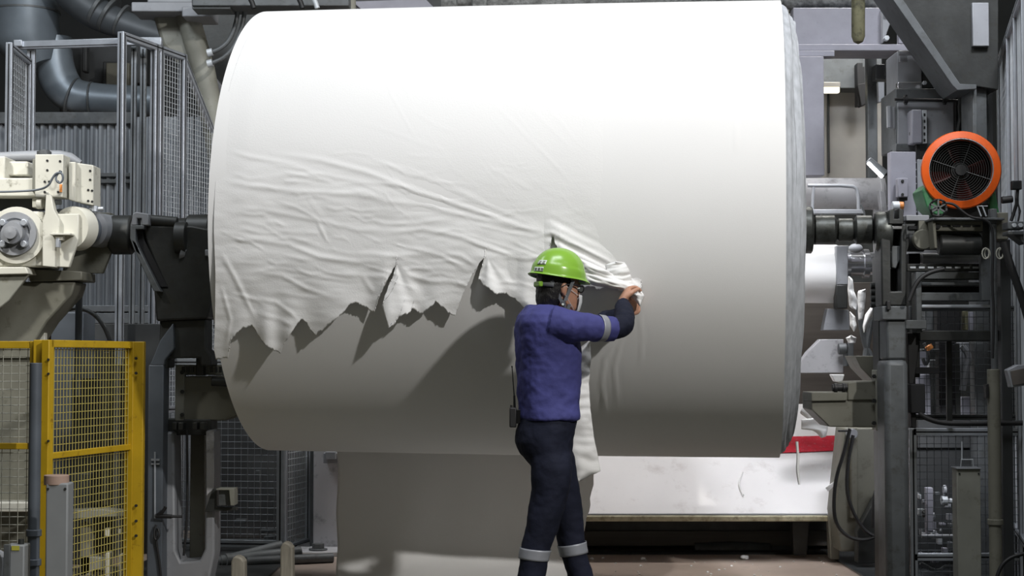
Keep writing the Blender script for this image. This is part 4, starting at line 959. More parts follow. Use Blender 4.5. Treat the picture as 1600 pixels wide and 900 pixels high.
mb = MB(); mb.pprism([(1290, 762), (1304, 752), (1306, 757), (1294, 768)], 10.15, .01); tag(mb.build('paper_snippet', 'scrap'), 'small torn paper snippet caught on the hose at the chute\'s right end', 'paper snippet')
mb = MB(); mb.pbox(1310, 672, 1329, 675, 9.95, .03); tag(mb.build('toggle_lever', 'black', bev=.002), 'small black lever above the looping hoses', 'lever')

# white finished roll, scraps and boxes in the gap right of the reel
t = thing('finished_roll', 'bright white smaller paper roll behind the big reel, seen in the right gap', 'paper roll', P(1280, 430, 10.6))
c = P(1307, 428, 10.7); mb = MB(); mb.lathe([(0, .0), (0, .19), (.6, .19), (.6, .0)], c-Vector((.6, 0, 0)), (1, 0, 0), 64); mb.build('roll', 'backroll', t, bev=.004)
mb = MB(); mb.lathe([(-.02, .0), (0, .12), (.07, .12), (.075, .08), (.16, .08), (.165, .095), (.2, .095), (.205, .075), (.29, .075), (.29, 0)], P(1308, 412, 10.65), (1, 0, 0), 40); mb.build('core_shaft', 'chrome', t)
mb = MB(); mb.pbox(1307, 384, 1325, 445, 10.5, .06); mb.build('end_disc', 'steellight', t, bev=.006)
mb = MB(); mb.pbox(1307, 445, 1324, 482, 10.5, .1); mb.build('bearing_block', 'steel', t, bev=.006)
mb = MB(); mb.box(P(1240, 0, 11.2).x, P(1380, 0, 11.2).x, 11.4, 11.6, 0, ZP(440, 11.3)); tag(mb.build('brown_machine_panel', 'brown', bev=.004), 'brown-grey machine panel behind the gap right of the reel', 'panel')
mb = MB(); mb.pprism([(1293, 482), (1326, 484), (1328, 516), (1286, 516)], 10.6, .1); tag(mb.build('grey_carton', 'steellight', bev=.004), 'light grey tapered box under the white roll in the right gap', 'box')
mb = MB(); mb.pprism([(1282, 530), (1318, 530), (1318, 583), (1240, 583), (1262, 550)], 10.5, .1); tag(mb.build('white_guard_plate', 'colwhite', bev=.004), 'whitish plate with a slanting left edge in the right gap', 'plate')
mb = MB(); mb.cyl(P(1310, 545, 10.45), P(1322, 545, 10.45), .035, seg=16); mb.cyl(P(1322, 540, 10.45), P(1322, 572, 10.45), .02); mb.pbox(1326, 535, 1334, 566, 10.4, .05); tag(mb.build('chain_tensioner', 'steelmid', bev=.003), 'small chain tensioner beside the whitish plate', 'machine part')
mb = MB(); mb.pprism([(1298, 585), (1320, 585), (1316, 598), (1304, 596)], 10.4, .06); tag(mb.build('paper_lump', 'scrap', bev=.006), 'white paper lump above the khaki bracket', 'paper scrap')
for k, (o_, lab) in enumerate([([(1326, 432), (1332, 436), (1334, 455), (1340, 470), (1338, 484), (1328, 480), (1325, 455)], 'white tissue scrap hanging just under the shiny shaft'),
        ([(1340, 455), (1352, 452), (1352, 470), (1348, 500), (1342, 500), (1340, 470)], 'narrow tissue scrap hooked over a rod in the right gap'),
        ([(1328, 487), (1336, 495), (1338, 510), (1334, 518), (1328, 508)], 'small tissue tuft below the shiny shaft'),
        ([(1348, 510), (1352, 492), (1362, 478), (1368, 478), (1366, 490), (1356, 505), (1350, 520)], 'slanting tissue strand beside the clamp stand'),
        ([(1322, 528), (1330, 524), (1338, 528), (1336, 536), (1326, 536)], 'little tissue clump on the chain tensioner')]):
    tag(rumple('tissue_scrap', o_, 10.1+.05*k, .03, k*2.7, m='scrap', n=18, amp=.012), lab, 'tissue scrap', None)
mb = MB(); mb.tube([P(1338, 470, 10.3), P(1346, 510, 10.3), P(1352, 540, 10.3), P(1362, 560, 10.3)], .02, 8, smooth=1); mb.tube([P(1366, 480, 10.3), P(1356, 530, 10.3), P(1352, 560, 10.3)], .02, 8); tag(mb.build('tensioner_lever', 'steelmid'), 'crossed grey levers among the tissue scraps', 'lever')
mb = MB(); mb.pprism([(1336, 556), (1370, 556), (1370, 600), (1345, 575)], 9.4, .3); tag(mb.build('support_gusset', 'olive', bev=.004), 'olive gusset plate above the khaki bracket', 'plate')
mb = MB(); mb.ellipsoid(P(1337, 388, 10.4), .045, .03, .03); tag(mb.build('grey_lump', 'steellight'), 'rounded grey casting on top of the shiny shaft', 'casting')

# ------------------------------------------------------------------ upper right machinery
t = thing('overhead_crossbeam', 'pale grey overhead crossbeam at the reel\'s top right', 'beam', P(1350, 45, 10.8))
part(MB().pbox(1240, 12, 1376, 70, 10.8, .12), 'web_plate', 'lav', .004, t)
part(MB().pbox(1240, 69, 1470, 79, 10.7, .3), 'bottom_flange', 'lav', .004, t)
part(MB().pbox(1240, -8, 1376, 12, 10.9, .2), 'top_flange', 'mottle', .006, t)
mb = MB(); mb.pprism([(1379, 10), (1390, 3), (1400, 10), (1381, 66), (1379, 66)], 10.72, .06); part(mb, 'gusset', 'steellight', .004, t)
mb = MB(); mb.pprism([(1404, 14), (1418, 40), (1438, 68), (1404, 68)], 10.75, .05); part(mb, 'gusset', 'lav', .004, t)
mb = MB()
for x, y in ((1385, 20), (1385, 60), (1424, 60)): c = P(x, y, 10.7); mb.cyl(c-Vector((0, .02, 0)), c+Vector((0, .02, 0)), .018, seg=6)
part(mb, 'bolt', 'wire', .002, t)
part(MB().pbox(1240, 79, 1304, 88, 10.65, .1), 'mount_strip', 'lav', .003, t)
mb = MB(); mb.pbox(1240, 88, 1287, 274, 10.55, .15); tag(mb.build('lavender_upright', 'lav', bev=.004), 'flat pale lavender-grey upright plate right beside the reel\'s upper rim', 'upright plate')
t = thing('hanging_bar', 'khaki padded bar with worn black patches hanging at the top right', 'bar', P(1341, 0, 9.4))
mb = MB(); c = P(1341, -20, 9.4); e = P(1341, 60, 9.4); s = 10.5*S(9.4)
mb.lathe([(0, 0), (.0, s), ((c-e).length-.01, s), ((c-e).length+.02, s*.7), ((c-e).length+.035, 0)], c, (e-c), 28); mb.build('padding', 'khaki', t)
t = thing('machine_hood', 'lit brownish steel hood interior behind the upper right of the reel', 'machine hood', P(1330, 180, 12))
part(MB().pbox(1280, 135, 1378, 285, 12.2, .2), 'back_panel', 'hood', .006, t)
part(MB().pbox(1280, 88, 1378, 138, 12.0, .3), 'top_panel', 'steelmid', .006, t)
mb = MB(); mb.box(P(1280, 0, 12.2).x, P(1378, 0, 12.2).x, 12.25, 12.38, 0, ZP(284, 12.2)); part(mb, 'stand', 'steel', .004, t)
mb = MB(); mb.pbox(1294, 145, 1296, 270, 12.17, .03); part(mb, 'rib', 'steel', .002, t)
mb = MB(); mb.pbox(1340, 98, 1348, 165, 11.9, .1); mb.pbox(1347, 104, 1351, 160, 11.9, .1); mb.pprism([(1340, 132), (1358, 128), (1358, 160), (1346, 166)], 11.85, .1); tag(mb.build('valve_cluster', 'black', bev=.004), 'black valve cluster silhouetted before the lit hood', 'valves')
t = thing('work_lamp', 'small warm lit lamp against the hood, right of the lavender upright', 'lamp', P(1300, 136, 11.8))
mb = MB(); mb.pbox(1280, 128, 1313, 136, 11.8, .2); mb.build('housing', 'hood', t, bev=.004)
mb = MB(); mb.pbox(1280, 136, 1312, 144, 11.8, .06); mb.build('diffuser', 'lampwarm', t, bev=.004)
mb = MB(); mb.pbox(1357, 78, 1370, 300, 11.1, .08); tag(mb.build('grey_upright', 'steelmid', bev=.004), 'narrow grey upright left of the dark gap in the upper right machinery', 'upright plate')
mb = MB(); mb.pbox(1368, 100, 1392, 124, 11.0, .15); mb.cyl(P(1384, 110, 10.95), P(1396, 110, 10.95), .06); tag(mb.build('control_valve', 'steelmid', bev=.006), 'grey valve body between upright and cabinet top', 'valve')
mb = MB(); mb.pprism([(1372, 128), (1382, 128), (1382, 158), (1373, 160)], 10.9, .05); tag(mb.build('white_tag_plate', 'steellight', bev=.003), 'small light plate under the grey valve body', 'plate')
mb = MB(); mb.tube([P(1389, 166, 10.02), P(1390, 200, 10.02)], .018, 8); mb.pbox(1389, 167, 1401, 200, 10.02, .03); tag(mb.build('bright_bracket', 'steellight', bev=.003), 'small bright bracket on the cabinet\'s left side', 'bracket')
mb = MB(); mb.cyl(P(1240, 303, 11.0), P(1384, 303, 11.0), .107, seg=40); mb.cyl(P(1372, 303, 11.0), P(1376, 303, 11.0), .118, seg=40); c = P(1372, 303, 11.0); mb.box(c.x-.03, c.x+.03, 10.97, 11.03, 0, c.z)
tag(mb.build('light_grey_pipe', 'colwhite'), 'thick light grey horizontal pipe right of the reel above the shaft', 'pipe')
t = thing('pipe_handrail', 'small bent tube handrail in front of the thick grey pipe', 'handrail', P(1310, 330, 10.4))
mb = MB(); mb.tube([P(1262, 290, 10.4), P(1330, 290, 10.4), P(1341, 296, 10.4), P(1342, 348, 10.4)], .012, 10, smooth=1); mb.tube([P(1271, 290, 10.4), P(1269, 330, 10.4)], .01, 8); mb.build('tube', 'steellight', t)
mb = MB(); mb.pbox(1258, 327, 1350, 334, 10.38, .06); mb.build('base_rail', 'steellight', t, bev=.004)
mb = MB(); mb.tube([P(1345, 320, 10.35), P(1352, 335, 10.35), P(1350, 352, 10.35)], .006, 6, smooth=1); mb.build('cable', 'steelmid', t)
t = thing('tilted_work_lamp', 'narrow tilted lamp glowing white left of the perforated panel', 'lamp', P(1368, 262, 10.2))
mb = MB(); mb.bar(P(1356, 250, 10.2), P(1384, 272, 10.2), .05, .04); mb.build('housing', 'steelmid', t, bev=.005)
mb = MB(); mb.bar(P(1356, 254, 10.17), P(1379, 277, 10.17), .03, .018); mb.build('diffuser', 'lampcold', t, bev=.003)
mb = MB(); mb.tube([P(1384, 270, 10.2), P(1388, 290, 10.2), P(1389, 320, 10.2)], .012, 8); mb.build('arm', 'steel', t)
mb = MB(); mb.pprism([(1374, 296), (1384, 300), (1388, 330), (1378, 334)], 10.5, .08); tag(mb.build('glossy_cover', 'colwhite', bev=.006), 'glossy white cover beside the pipe\'s right end', 'cover')
t = thing('steel_cabinet', 'dull steel cabinet above and left of the orange fan', 'cabinet', P(1447, 180, 10.0))
part(MB().pbox(1400, 138, 1494, 232, 10.0, .4), 'body', 'steelmid', .006, t)
part(MB().pbox(1403, 160, 1490, 228, 9.985, .02), 'door', 'steellight', .004, t)
part(MB().pbox(1402, 80, 1440, 138, 10.1, .3), 'upper_box', 'steellight', .006, t)
part(MB().pbox(1403, 128, 1441, 139, 10.05, .06), 'shiny_strip', 'chrome', .004, t)
part(MB().pbox(1441, 80, 1490, 138, 10.15, .3), 'upper_box', 'steelmid', .006, t)
part(MB().pbox(1400, 224, 1494, 236, 9.97, .1), 'sill', 'steelmid', .004, t)
mb = MB(); mb.cyl(P(1398, 155, 9.93), P(1518, 158, 9.93), .009, seg=10)
for x in (1415, 1476): c = P(x, 156, 9.92); mb.cyl(c-Vector((.012, 0, 0)), c+Vector((.012, 0, 0)), .022, seg=12); mb.cyl(c-Vector((0, 0, .03)), c+Vector((0, 0, .03)), .01, seg=8)
part(mb, 'conduit', 'black', 0, t)
mb = MB(); mb.cyl(P(1404, 83, 9.9), P(1452, 83, 9.9), .016, seg=12); mb.pbox(1406, 86, 1418, 96, 9.95, .03); part(mb, 'top_pipe', 'steellight', .002, t)
mb = MB(); mb.pbox(1425, 171, 1441, 224, 9.86, .12); dv = part(mb, 'terminal_box', 'lav', .008, t)
mb = MB(); mb.pbox(1441.5, 172, 1448, 224, 9.92, .03); part(mb, 'slotted_rail', 'wire', .002, t)
mb = MB()
for y in (182, 191, 200, 209): mb.cyl(P(1421, y, 9.92), P(1426, y, 9.92), .012, seg=10)
mb.pbox(1432, 224, 1437, 248, 9.9, .05)
for y in (177, 187, 197, 207, 217): mb.pbox(1443.5, y, 1446, y+4, 9.915, .01)
part(mb, 'cable_glands', 'black', .001, t)
mb = MB()
for x, y in ((1444, 130), (1478, 130), (1485, 138)): c = P(x, y, 9.98); mb.cyl(c, c-Vector((0, .02, 0)), .013, seg=6)
part(mb, 'bolts', 'wire', 0, t)
t = thing('perforated_panel', 'pale grey panel with a vertical slotted rail left of the orange fan', 'panel', P(1415, 290, 9.8))
part(MB().pbox(1392, 237, 1431, 345, 9.8, .08), 'plate', 'lav', .004, t)
part(MB().pbox(1434, 249, 1470, 340, 9.82, .06), 'plate', 'steellight', .004, t)
mb = MB(); mb.pbox(1430.5, 240, 1434, 345, 9.84, .02); part(mb, 'slot_rail', 'groove', 0, t)
mb = MB()
for y in range(253, 335, 11): mb.pbox(1431.2, y, 1433.4, y+1.8, 9.832, .006)
part(mb, 'slot_bridges', 'wire', 0, t)
part(MB().pbox(1403, 278, 1419, 308, 9.72, .06), 'bearing_plate', 'lav', .005, t)
mb = MB(); mb.pbox(1405, 308, 1418, 313, 9.74, .05)
for y in (283, 304): c = P(1410, y, 9.72); mb.cyl(c, c-Vector((0, .006, 0)), .009, seg=10)
part(mb, 'plug', 'steel', .001, t)
mb = MB(); c = P(1409, 321, 9.6); mb.cyl(c-Vector((.04, 0, 0)), c+Vector((.01, 0, 0)), .022, seg=14); part(mb, 'orange_cap', 'gold', .003, t)
mb = MB(); mb.cyl(P(1394, 322, 9.6), P(1405, 322, 9.6), .028, seg=14); part(mb, 'fitting', 'wire', .003, t)
# gusset and column at the top right
t = thing('gusset_column', 'big dark steel gusset bracket and column at the top right', 'column', P(1530, 200, 9.6))
part(MB().pprism([(1390, -20), (1560, -20), (1560, 140), (1520, 134), (1500, 134), (1490, 124)], 9.6, .2), 'gusset_plate', 'steel', .004, t)
part(MB().pprism([(1382, -20), (1398, -20), (1500, 131), (1526, 132), (1526, 139), (1496, 141), (1488, 133)], 9.5, .32), 'edge_flange', 'steelmid', .003, t)
part(MB().pbox(1522, 132, 1526, 330, 9.55, .25), 'inner_flange', 'steelmid', .003, t)
part(MB().pbox(1520, 4, 1545, 72, 9.57, .04), 'cover_plate', 'steellight', .004, t)
mb = MB(); mb.box(P(1522, 0, 9.6).x, P(1543, 0, 9.6).x, 9.64, 9.79, 0, ZP(-20, 9.6)); part(mb, 'column', 'steelmid', .004, t)
mb = MB(); mb.box(P(1543, 0, 9.6).x, P(1566, 0, 9.6).x, 9.82, 9.95, 0, ZP(-20, 9.6)); part(mb, 'column_side', 'darkbox', .004, t)
mb = MB()
for k, (x, dx) in enumerate(((1498, 2), (1504, -3), (1510, 5), (1516, -2))): mb.tube([P(x, 140, 9.9), P(x+dx*2, 175, 9.85), P(x-dx, 210, 9.85), P(x+dx, 260, 9.9)], .012, 8, smooth=1)
tag(mb.build('cable_bundle', 'steel'), 'bundle of dark cables between cabinet and column above the fan', 'cables')
mb = MB(); mb.pbox(1494, 141, 1522, 330, 10.3, .05); tag(mb.build('dark_backplate', 'groove', bev=.002), 'black plate behind the cable bundle', 'plate')

# ------------------------------------------------------------------ orange fan
FN = thing('orange_blower_fan', 'round orange industrial blower fan on a green stand at the right', 'fan', P(1502, 330, 8.8))
fc = P(1502, 265, 8.7); s = S(8.7)
axd = Vector((.17, 1, -.02)).normalized()
def fl(prof, name, m, seg=72, c=fc, parent=FN): mb = MB(); mb.lathe(prof, c, axd, seg); return mb.build(name, m, parent)
fl([(.055, 48*s), (.0, 48.5*s), (-.004, 50*s), (.006, 60*s), (.016, 61.5*s), (.028, 61.5*s), (.034, 59*s), (.09, 53*s), (.24, 52*s), (.24, 49.5*s), (.05, 48*s)], 'housing', 'orange')
fl([(.02, 48*s), (-.006, 48.6*s), (-.004, 49.2*s), (.03, 49*s)], 'inner_rim', 'wire')
fl([(.05, 47.6*s), (.235, 47.6*s), (.235, 8*s), (.24, 8*s), (.24, 49*s), (.05, 49*s)], 'duct_backing', 'fanblack')  # black lining with a rear disc added to keep the fan's inside dark
up = Vector((0, 0, 1)); a_ = axd.cross(up).normalized(); b_ = axd.cross(a_)
def pt(r, ang, t=0): return fc+axd*t+(a_*math.cos(ang)+b_*math.sin(ang))*r*s
mb = MB()
for i in range(11):
    r = 11+i*3.5; mb.tube([pt(r, 2*math.pi*k/48, .015+.010*(1-r/48)) for k in range(49)], .0016, 5, False)
for k in range(4): mb.tube([pt(8, R(20+90*k), .02), pt(48, R(20+90*k), .012)], .0025, 6, False)
mb.build('guard_rings', 'steel', FN)
fl([(.01, 0), (.01, 8.5*s), (.03, 9*s), (.03, 0)], 'guard_hub', 'fanblack')
fl([(.06, 0), (.06, 14*s), (.16, 16*s), (.235, 14*s), (.24, 0)], 'motor', 'fanblack')
for k in range(4):
    mb = MB(); rows = []
    for i in range(9):
        r = 13+i*4.1; row = []
        for q in range(7):
            f = (q/6-.5); ang = R(-12+90*k)+f*(.75-.03*i)
            row.append(pt(r, ang, .12+f*.07))
        rows.append(row)
    vs = [p for rr in rows for p in rr]; mb.add(vs, [(i*7+q, i*7+q+1, (i+1)*7+q+1, (i+1)*7+q) for i in range(8) for q in range(6)])
    o = mb.build('blade', 'fanred', FN); so = o.modifiers.new('thick', 'SOLIDIFY'); so.thickness = .004
mb = MB()
for (ang, r, w, h) in ((R(142), 37, .05, .03), (R(117), 40, .03, .012), (R(70), 38, .02, .04)): c = pt(r, ang, .0); mb.box(c.x-w/2, c.x+w/2, c.y+.0, c.y+.004, c.z-h/2, c.z+h/2)
#mb.build('label_glints','sticker',FN)
mb = MB(); mb.pprism([(1441, 296), (1452, 285), (1466, 310), (1476, 335), (1462, 335), (1448, 322), (1443, 306)], 8.75, .22); mb.build('stand_cheek', 'green', FN, bev=.006)
mb = MB(); mb.pprism([(1548, 298), (1554, 292), (1562, 335), (1566, 345), (1546, 345)], 8.75, .22); mb.build('stand_cheek', 'green', FN, bev=.006)
mb = MB(); mb.pprism([(1466, 318), (1545, 318), (1550, 345), (1462, 345)], 8.78, .2); mb.build('stand_base', 'steel', FN, bev=.006)
mb = MB()
for x in (1533, 1541): mb.tube([P(x, 338, 8.66), P(x-6, 322, 8.66), P(x+2, 322, 8.66)], .004, 6)
mb.build('wire_clip', 'wire', FN)

# ------------------------------------------------------------------ slitter frame under the fan
t = thing('slitter_frame', 'dark grey rail frame with slots and a fat roller under the orange fan', 'machine frame', P(1500, 450, 8.7))
def sf(mb, name, m='steelmid', bev=.004, **k): return part(mb, name, m, bev, t, **k)
sf(MB().pbox(1416, 336, 1452, 345, 8.72, .2), 'cap_plate', 'steellight'); sf(MB().pbox(1415, 345, 1458, 372, 8.75, .15), 'block', 'steelmid')
mb = MB(); mb.pbox(1420, 353, 1436, 358, 8.735, .02); sf(mb, 'slot', 'groove', 0)
mb = MB(); mb.lathe([(0, 0), (0, .05), (.01, .055), (.03, .055), (.03, 0)], P(1443, 374, 8.70), (0, 1, 0), 24); mb.pbox(1436, 345, 1450, 374, 8.71, .03); sf(mb, 'cam_plate', 'olive', 0)
mb = MB(); mb.cyl(P(1416, 376, 8.8), P(1443, 376, 8.8), .06, seg=28); sf(mb, 'dark_roller', 'steel', .004)
sf(MB().pbox(1457, 340, 1570, 344, 8.55, .35), 'top_rail', 'steelmid'); sf(MB().pbox(1457, 345, 1536, 361, 8.6, .04), 'slotted_rail', 'olive')
mb = MB()
for x in (1473, 1489, 1505, 1520): mb.pbox(x, 351.5, x+12, 354.5, 8.595, .01)
c = P(1465, 354, 8.6); mb.cyl(c, c-Vector((0, .01, 0)), .014, seg=12); sf(mb, 'slots', 'groove', .001)
sf(MB().pprism([(1457, 345), (1462, 345), (1465, 388), (1460, 388)], 8.58, .1), 'end_cheek', 'olive')
sf(MB().pbox(1460, 361, 1534, 368, 8.66, .05), 'lower_rail', 'steelmid')
mb = MB(); mb.lathe([(0, 0), (0, .05), (.008, .057), (.215, .057), (.222, .05), (.222, 0)], P(1466, 382, 8.66), (1, 0, 0), 36); sf(mb, 'fat_roller', 'steel', 0)
sf(MB().pbox(1534, 345, 1548, 470, 8.66, .05), 'side_plate', 'steelmid'); sf(MB().pbox(1556, 332, 1575, 374, 8.6, .3), 'end_bracket', 'olive')
mb = MB(); mb.cyl(P(1425, 404, 9.0), P(1530, 404, 9.0), .028, seg=28); mb.cyl(P(1440, 405, 8.98), P(1492, 405, 8.98), .034, seg=28); sf(mb, 'polished_roller', 'litsteel', 0)
sf(MB().pbox(1420, 391, 1464, 403, 9.1, .1), 'bright_block', 'colwhite')
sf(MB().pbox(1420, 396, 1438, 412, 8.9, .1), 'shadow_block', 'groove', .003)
sf(MB().pbox(1417, 412, 1545, 424, 8.75, .03), 'perforated_strip', 'steel')
mb = MB()
for i, x in enumerate(range(1422, 1534, 14)): mb.pbox(x, 416.5, x+9, 419.5, 8.744, .01)
sf(mb, 'strip_slots', 'wire', .001)
for y0, y1, m in ((425, 436, 'steelmid'), (441, 446, 'steelmid'), (457, 470, 'steelmid'), (476, 481, 'alu')): sf(MB().pbox(1434, y0, 1548, y1, 8.74, .12), 'rail', m)
sf(MB().pbox(1432, 425, 1440, 520, 8.73, .1), 'rail_post', 'steelmid'); sf(MB().pbox(1440, 446, 1548, 457, 8.95, .1), 'recess', 'groove', 0)
sf(MB().pbox(1415, 500, 1448, 514, 8.7, .1), 'short_block', 'steelmid'); sf(MB().pbox(1437, 516, 1576, 533, 8.8, .1), 'crossbeam', 'steel', .006)
mb = MB(); mb.pbox(1418, 512, 1437, 590, 8.9, .1); sf(mb, 'back_web', 'steel')
sf(MB().pbox(1429, 574, 1468, 584, 8.85, .06), 'small_rail', 'groove', .002)
mb = MB(); c = P(1550, 0, 8.66); mb.box(P(1434, 0, 9.5).x, P(1442, 0, 9.5).x, 8.95, 8.98, ZP(664, 8.9), ZP(520, 8.9)); sf(mb, 'leg', 'steel')
mb = MB(); mb.box(P(1558, 0, 8.75).x, P(1574, 0, 8.75).x, 8.75, 8.88, 0, ZP(374, 8.75)); sf(mb, 'leg', 'darkbox')
# wheel and cables
t = thing('hand_wheel', 'small dark spoked hand wheel under the orange fan\'s lower left', 'hand wheel', P(1466, 326, 8.5))
c = P(1466, 325, 8.45); mb = MB(); mb.tube([c+Vector((math.cos(2*math.pi*k/32)*.043, .01*math.sin(k), math.sin(2*math.pi*k/32)*.043)) for k in range(33)], .006, 8, False); mb.build('rim', 'black', t)
mb = MB()
for k in range(3): a = R(30+60*k); v = Vector((math.cos(a), 0, math.sin(a)))*.042; mb.bar(c-v, c+v, .008, .008, up=(0, 1, 0))
mb.cyl(c, c+Vector((0, .08, 0)), .012, seg=12); mb.build('spokes', 'steelmid', t)
for k, (pts, r, Yq, lab) in enumerate([([(1472, 317), (1490, 318), (1503, 330), (1517, 340), (1538, 342), (1550, 352), (1552, 380), (1550, 440), (1553, 490), (1551, 560)], .007, 8.48, 'thin black cable running from the hand wheel down the right post'),
        ([(1568, 378), (1577, 410), (1588, 440), (1600, 475), (1612, 520)], .021, 8.3, 'thick black hose slanting down to the right edge'),
        ([(1420, 470), (1432, 440), (1450, 426), (1475, 420)], .012, 8.62, 'black hose arching above the rail frame'),
        ([(1436, 646), (1450, 655), (1475, 662), (1530, 662), (1600, 661)], .014, 8.7, 'black hose lying along the top of the lower right mesh guard'),
        ([(1600, 865), (1575, 872), (1560, 890), (1552, 930)], .01, 8.5, 'thin black cable at the bottom right corner')]):
    mb = MB(); mb.tube([P(x, y, Yq) for x, y in pts], r, 10, smooth=2); tag(mb.build('black_cable', 'black'), lab, 'cable')
for k, (x, y) in enumerate([(1540, 396), (1562, 396)]):
    mb = MB(); c = P(x, y, 8.5); mb.tube([c+Vector((math.cos(q)*.018, 0, math.sin(q)*.028)) for q in [i*math.pi/6 for i in range(13)]], .0035, 6, False); mb.tube([c+Vector((.012+math.cos(q)*.014, .01, math.sin(q)*.024)) for q in [i*math.pi/6 for i in range(13)]], .0035, 6, False)
    tag(mb.build('cord_loop', 'palewire'), 'pale loop of cord on the %s side of the right post' % ('left' if k == 0 else 'right'), 'cord')
# post
t = thing('tube_post', 'tall round steel post right of the rail frame with a clamp ring low down', 'post', P(1552, 900, 8.5))
x = P(1552.5, 600, 8.58).x; mb = MB(); mb.cyl((x, 8.58, 0), (x, 8.58, ZP(577, 8.58)), .033, seg=28); mb.build('lower_tube', 'olive', t, bev=.003)
x2 = P(1553, 500, 8.6).x; mb = MB(); mb.cyl((x2, 8.6, ZP(578, 8.6)), (x2, 8.6, ZP(346, 8.6)), .018, seg=20); mb.pbox(1548, 326, 1558, 348, 8.57, .05); mb.build('upper_tube', 'steelmid', t, bev=.003)
mb = MB(); mb.cyl((x, 8.58, ZP(820, 8.58)), (x, 8.58, ZP(811, 8.58)), .040, seg=28); mb.build('clamp_ring', 'olive', t, bev=.003)
mb = MB(); mb.pbox(1541, 600, 1545, 622, 8.55, .05); mb.build('bracket', 'black', t, bev=.002)
# lower right
A, B = XY(1423, 9.0), XY(1592, 9.0)
fence('lower_guard_fence', 'black wire mesh guard panel in a grey profile frame at the lower right', 'fence', A, B, ZP(960, 9.0), ZP(669, 9.0), .0385, .0385, .0016, .04, m='alu', wm='wiredark', gz0=0, rails=(ZP(870, 9.0),))
A, B = XY(1424, 9.25), XY(1592, 9.25)
fence('rear_guard_mesh', 'black wire mesh panel between the rail frame and the lower right guard', 'fence', A, B, ZP(656, 9.25), ZP(478, 9.25), .0385, .0385, .0016, .03, m='steelmid', wm='wiredark', gz0=ZP(664, 9.25))
t = thing('olive_post', 'flat khaki post with a capped top inside the lower right guard', 'post', P(1514, 900, 8.8))
a = P(1495, 733, 8.8); b = P(1532, 733, 8.8); mb = MB(); mb.box(a.x, b.x, 8.8, 8.9, 0, a.z); mb.build('post', 'olivelight', t, bev=.004)
mb = MB(); mb.box(a.x-.004, b.x+.004, 8.79, 8.91, a.z, a.z+.008); mb.build('cap', 'steellight', t, bev=.002)
mb = MB()
for x in (1499, 1529): c = P(x, 740, 8.8); mb.cyl(c, c-Vector((0, .004, 0)), .005, seg=8)
mb.build('screws', 'steel', t)
mb = MB(); mb.tube([P(1501, 731, 8.85), P(1502, 718, 8.85), P(1520, 718, 8.85), P(1521, 731, 8.85)], .004, 6); mb.tube([P(1503, 690, 8.9), P(1503, 718, 8.9)], .004, 6); mb.build('wire_handle', 'wire', t)
mb = MB(); mb.pbox(1423, 600, 1446, 646, 8.78, .1); tag(mb.build('black_switch_box', 'groove', bev=.006), 'black switch box right of the clamp column', 'box')
mb = MB(); mb.pbox(1424, 646, 1432, 668, 8.82, .06); mb.pprism([(1418, 520), (1437, 520), (1434, 560), (1428, 600), (1420, 600)], 8.84, .06); tag(mb.build('switch_bracket', 'black', bev=.004), 'black bracket carrying the switch box', 'bracket')
# clutter behind the meshes, lit from inside the machine
t = thing('pneumatic_rack', 'cluttered rack of bright pneumatic fittings and pipes behind the lower right mesh', 'machine', P(1460, 820, 9.6))
rnd = random.Random(21)
for i in range(46):
    x = rnd.uniform(1430, 1496); y = rnd.uniform(762, 872); w = rnd.uniform(3, 10); h = rnd.uniform(3, 13); mb = MB()
    if i % 3: mb.pbox(x, y, x+w, y+h, 9.6+rnd.uniform(-.1, .1), .05)
    else: mb.cyl(P(x, y, 9.55), P(x+w, y, 9.55), .012+rnd.random()*.02, seg=12)
    mb.build('fitting', rnd.choice(['wire', 'steellight', 'steelmid', 'lav', 'steel']), t, bev=.003)
mb = MB(); mb.cyl(P(1440, 838, 9.45), P(1500, 838, 9.45), .012, seg=12); mb.build('pipe', 'steellight', t)
mb = MB(); mb.tube([P(1438, 880, 9.5), P(1465, 895, 9.5), P(1480, 882, 9.5), P(1498, 890, 9.5)], .012, 8, smooth=2); mb.build('pipe', 'steelmid', t)
mb = MB(); mb.pbox(1448, 762, 1458, 830, 9.5, .05); mb.build('white_column', 'lav', t, bev=.004)
mb = MB(); mb.box(P(1425, 0, 9.8).x, P(1552, 0, 9.8).x, 9.9, 10.0, 0, ZP(690, 9.9)); mb.build('back_plate', 'darkbox', t, bev=.004)
t = thing('inner_machinery', 'grey and white machine parts behind the upper black mesh at right', 'machine', P(1480, 580, 9.7))
for i, (x0, y0, x1, y1, m, Yq) in enumerate([(1445, 484, 1464, 516, 'steelmid', 9.7), (1464, 484, 1500, 520, 'groove', 9.6), (1508, 486, 1513, 516, 'khaki', 9.6), (1513, 487, 1525, 520, 'lav', 9.7), (1434, 545, 1452, 600, 'lav', 9.8), (1452, 562, 1466, 576, 'wire', 9.6), (1434, 585, 1454, 650, 'lav', 9.7), (1468, 534, 1492, 654, 'groove', 9.5), (1492, 536, 1500, 655, 'steel', 9.6), (1500, 535, 1523, 600, 'steellight', 9.9), (1502, 620, 1522, 655, 'lav', 9.9), (1524, 535, 1544, 655, 'steelmid', 9.6), (1434, 655, 1545, 700, 'darkbox', 9.8), (1440, 545, 1470, 548, 'steelmid', 9.5)]):
    mb = MB(); mb.pbox(x0, y0, x1, y1, Yq, .08); mb.build('machine_block', m, t, bev=.004)
mb = MB(); mb.tube([P(1444, 536, 9.5), P(1449, 548, 9.5), P(1452, 560, 9.5), P(1446, 572, 9.5), P(1442, 560, 9.5)], .01, 8, smooth=2); mb.build('hose', 'steelmid', t)
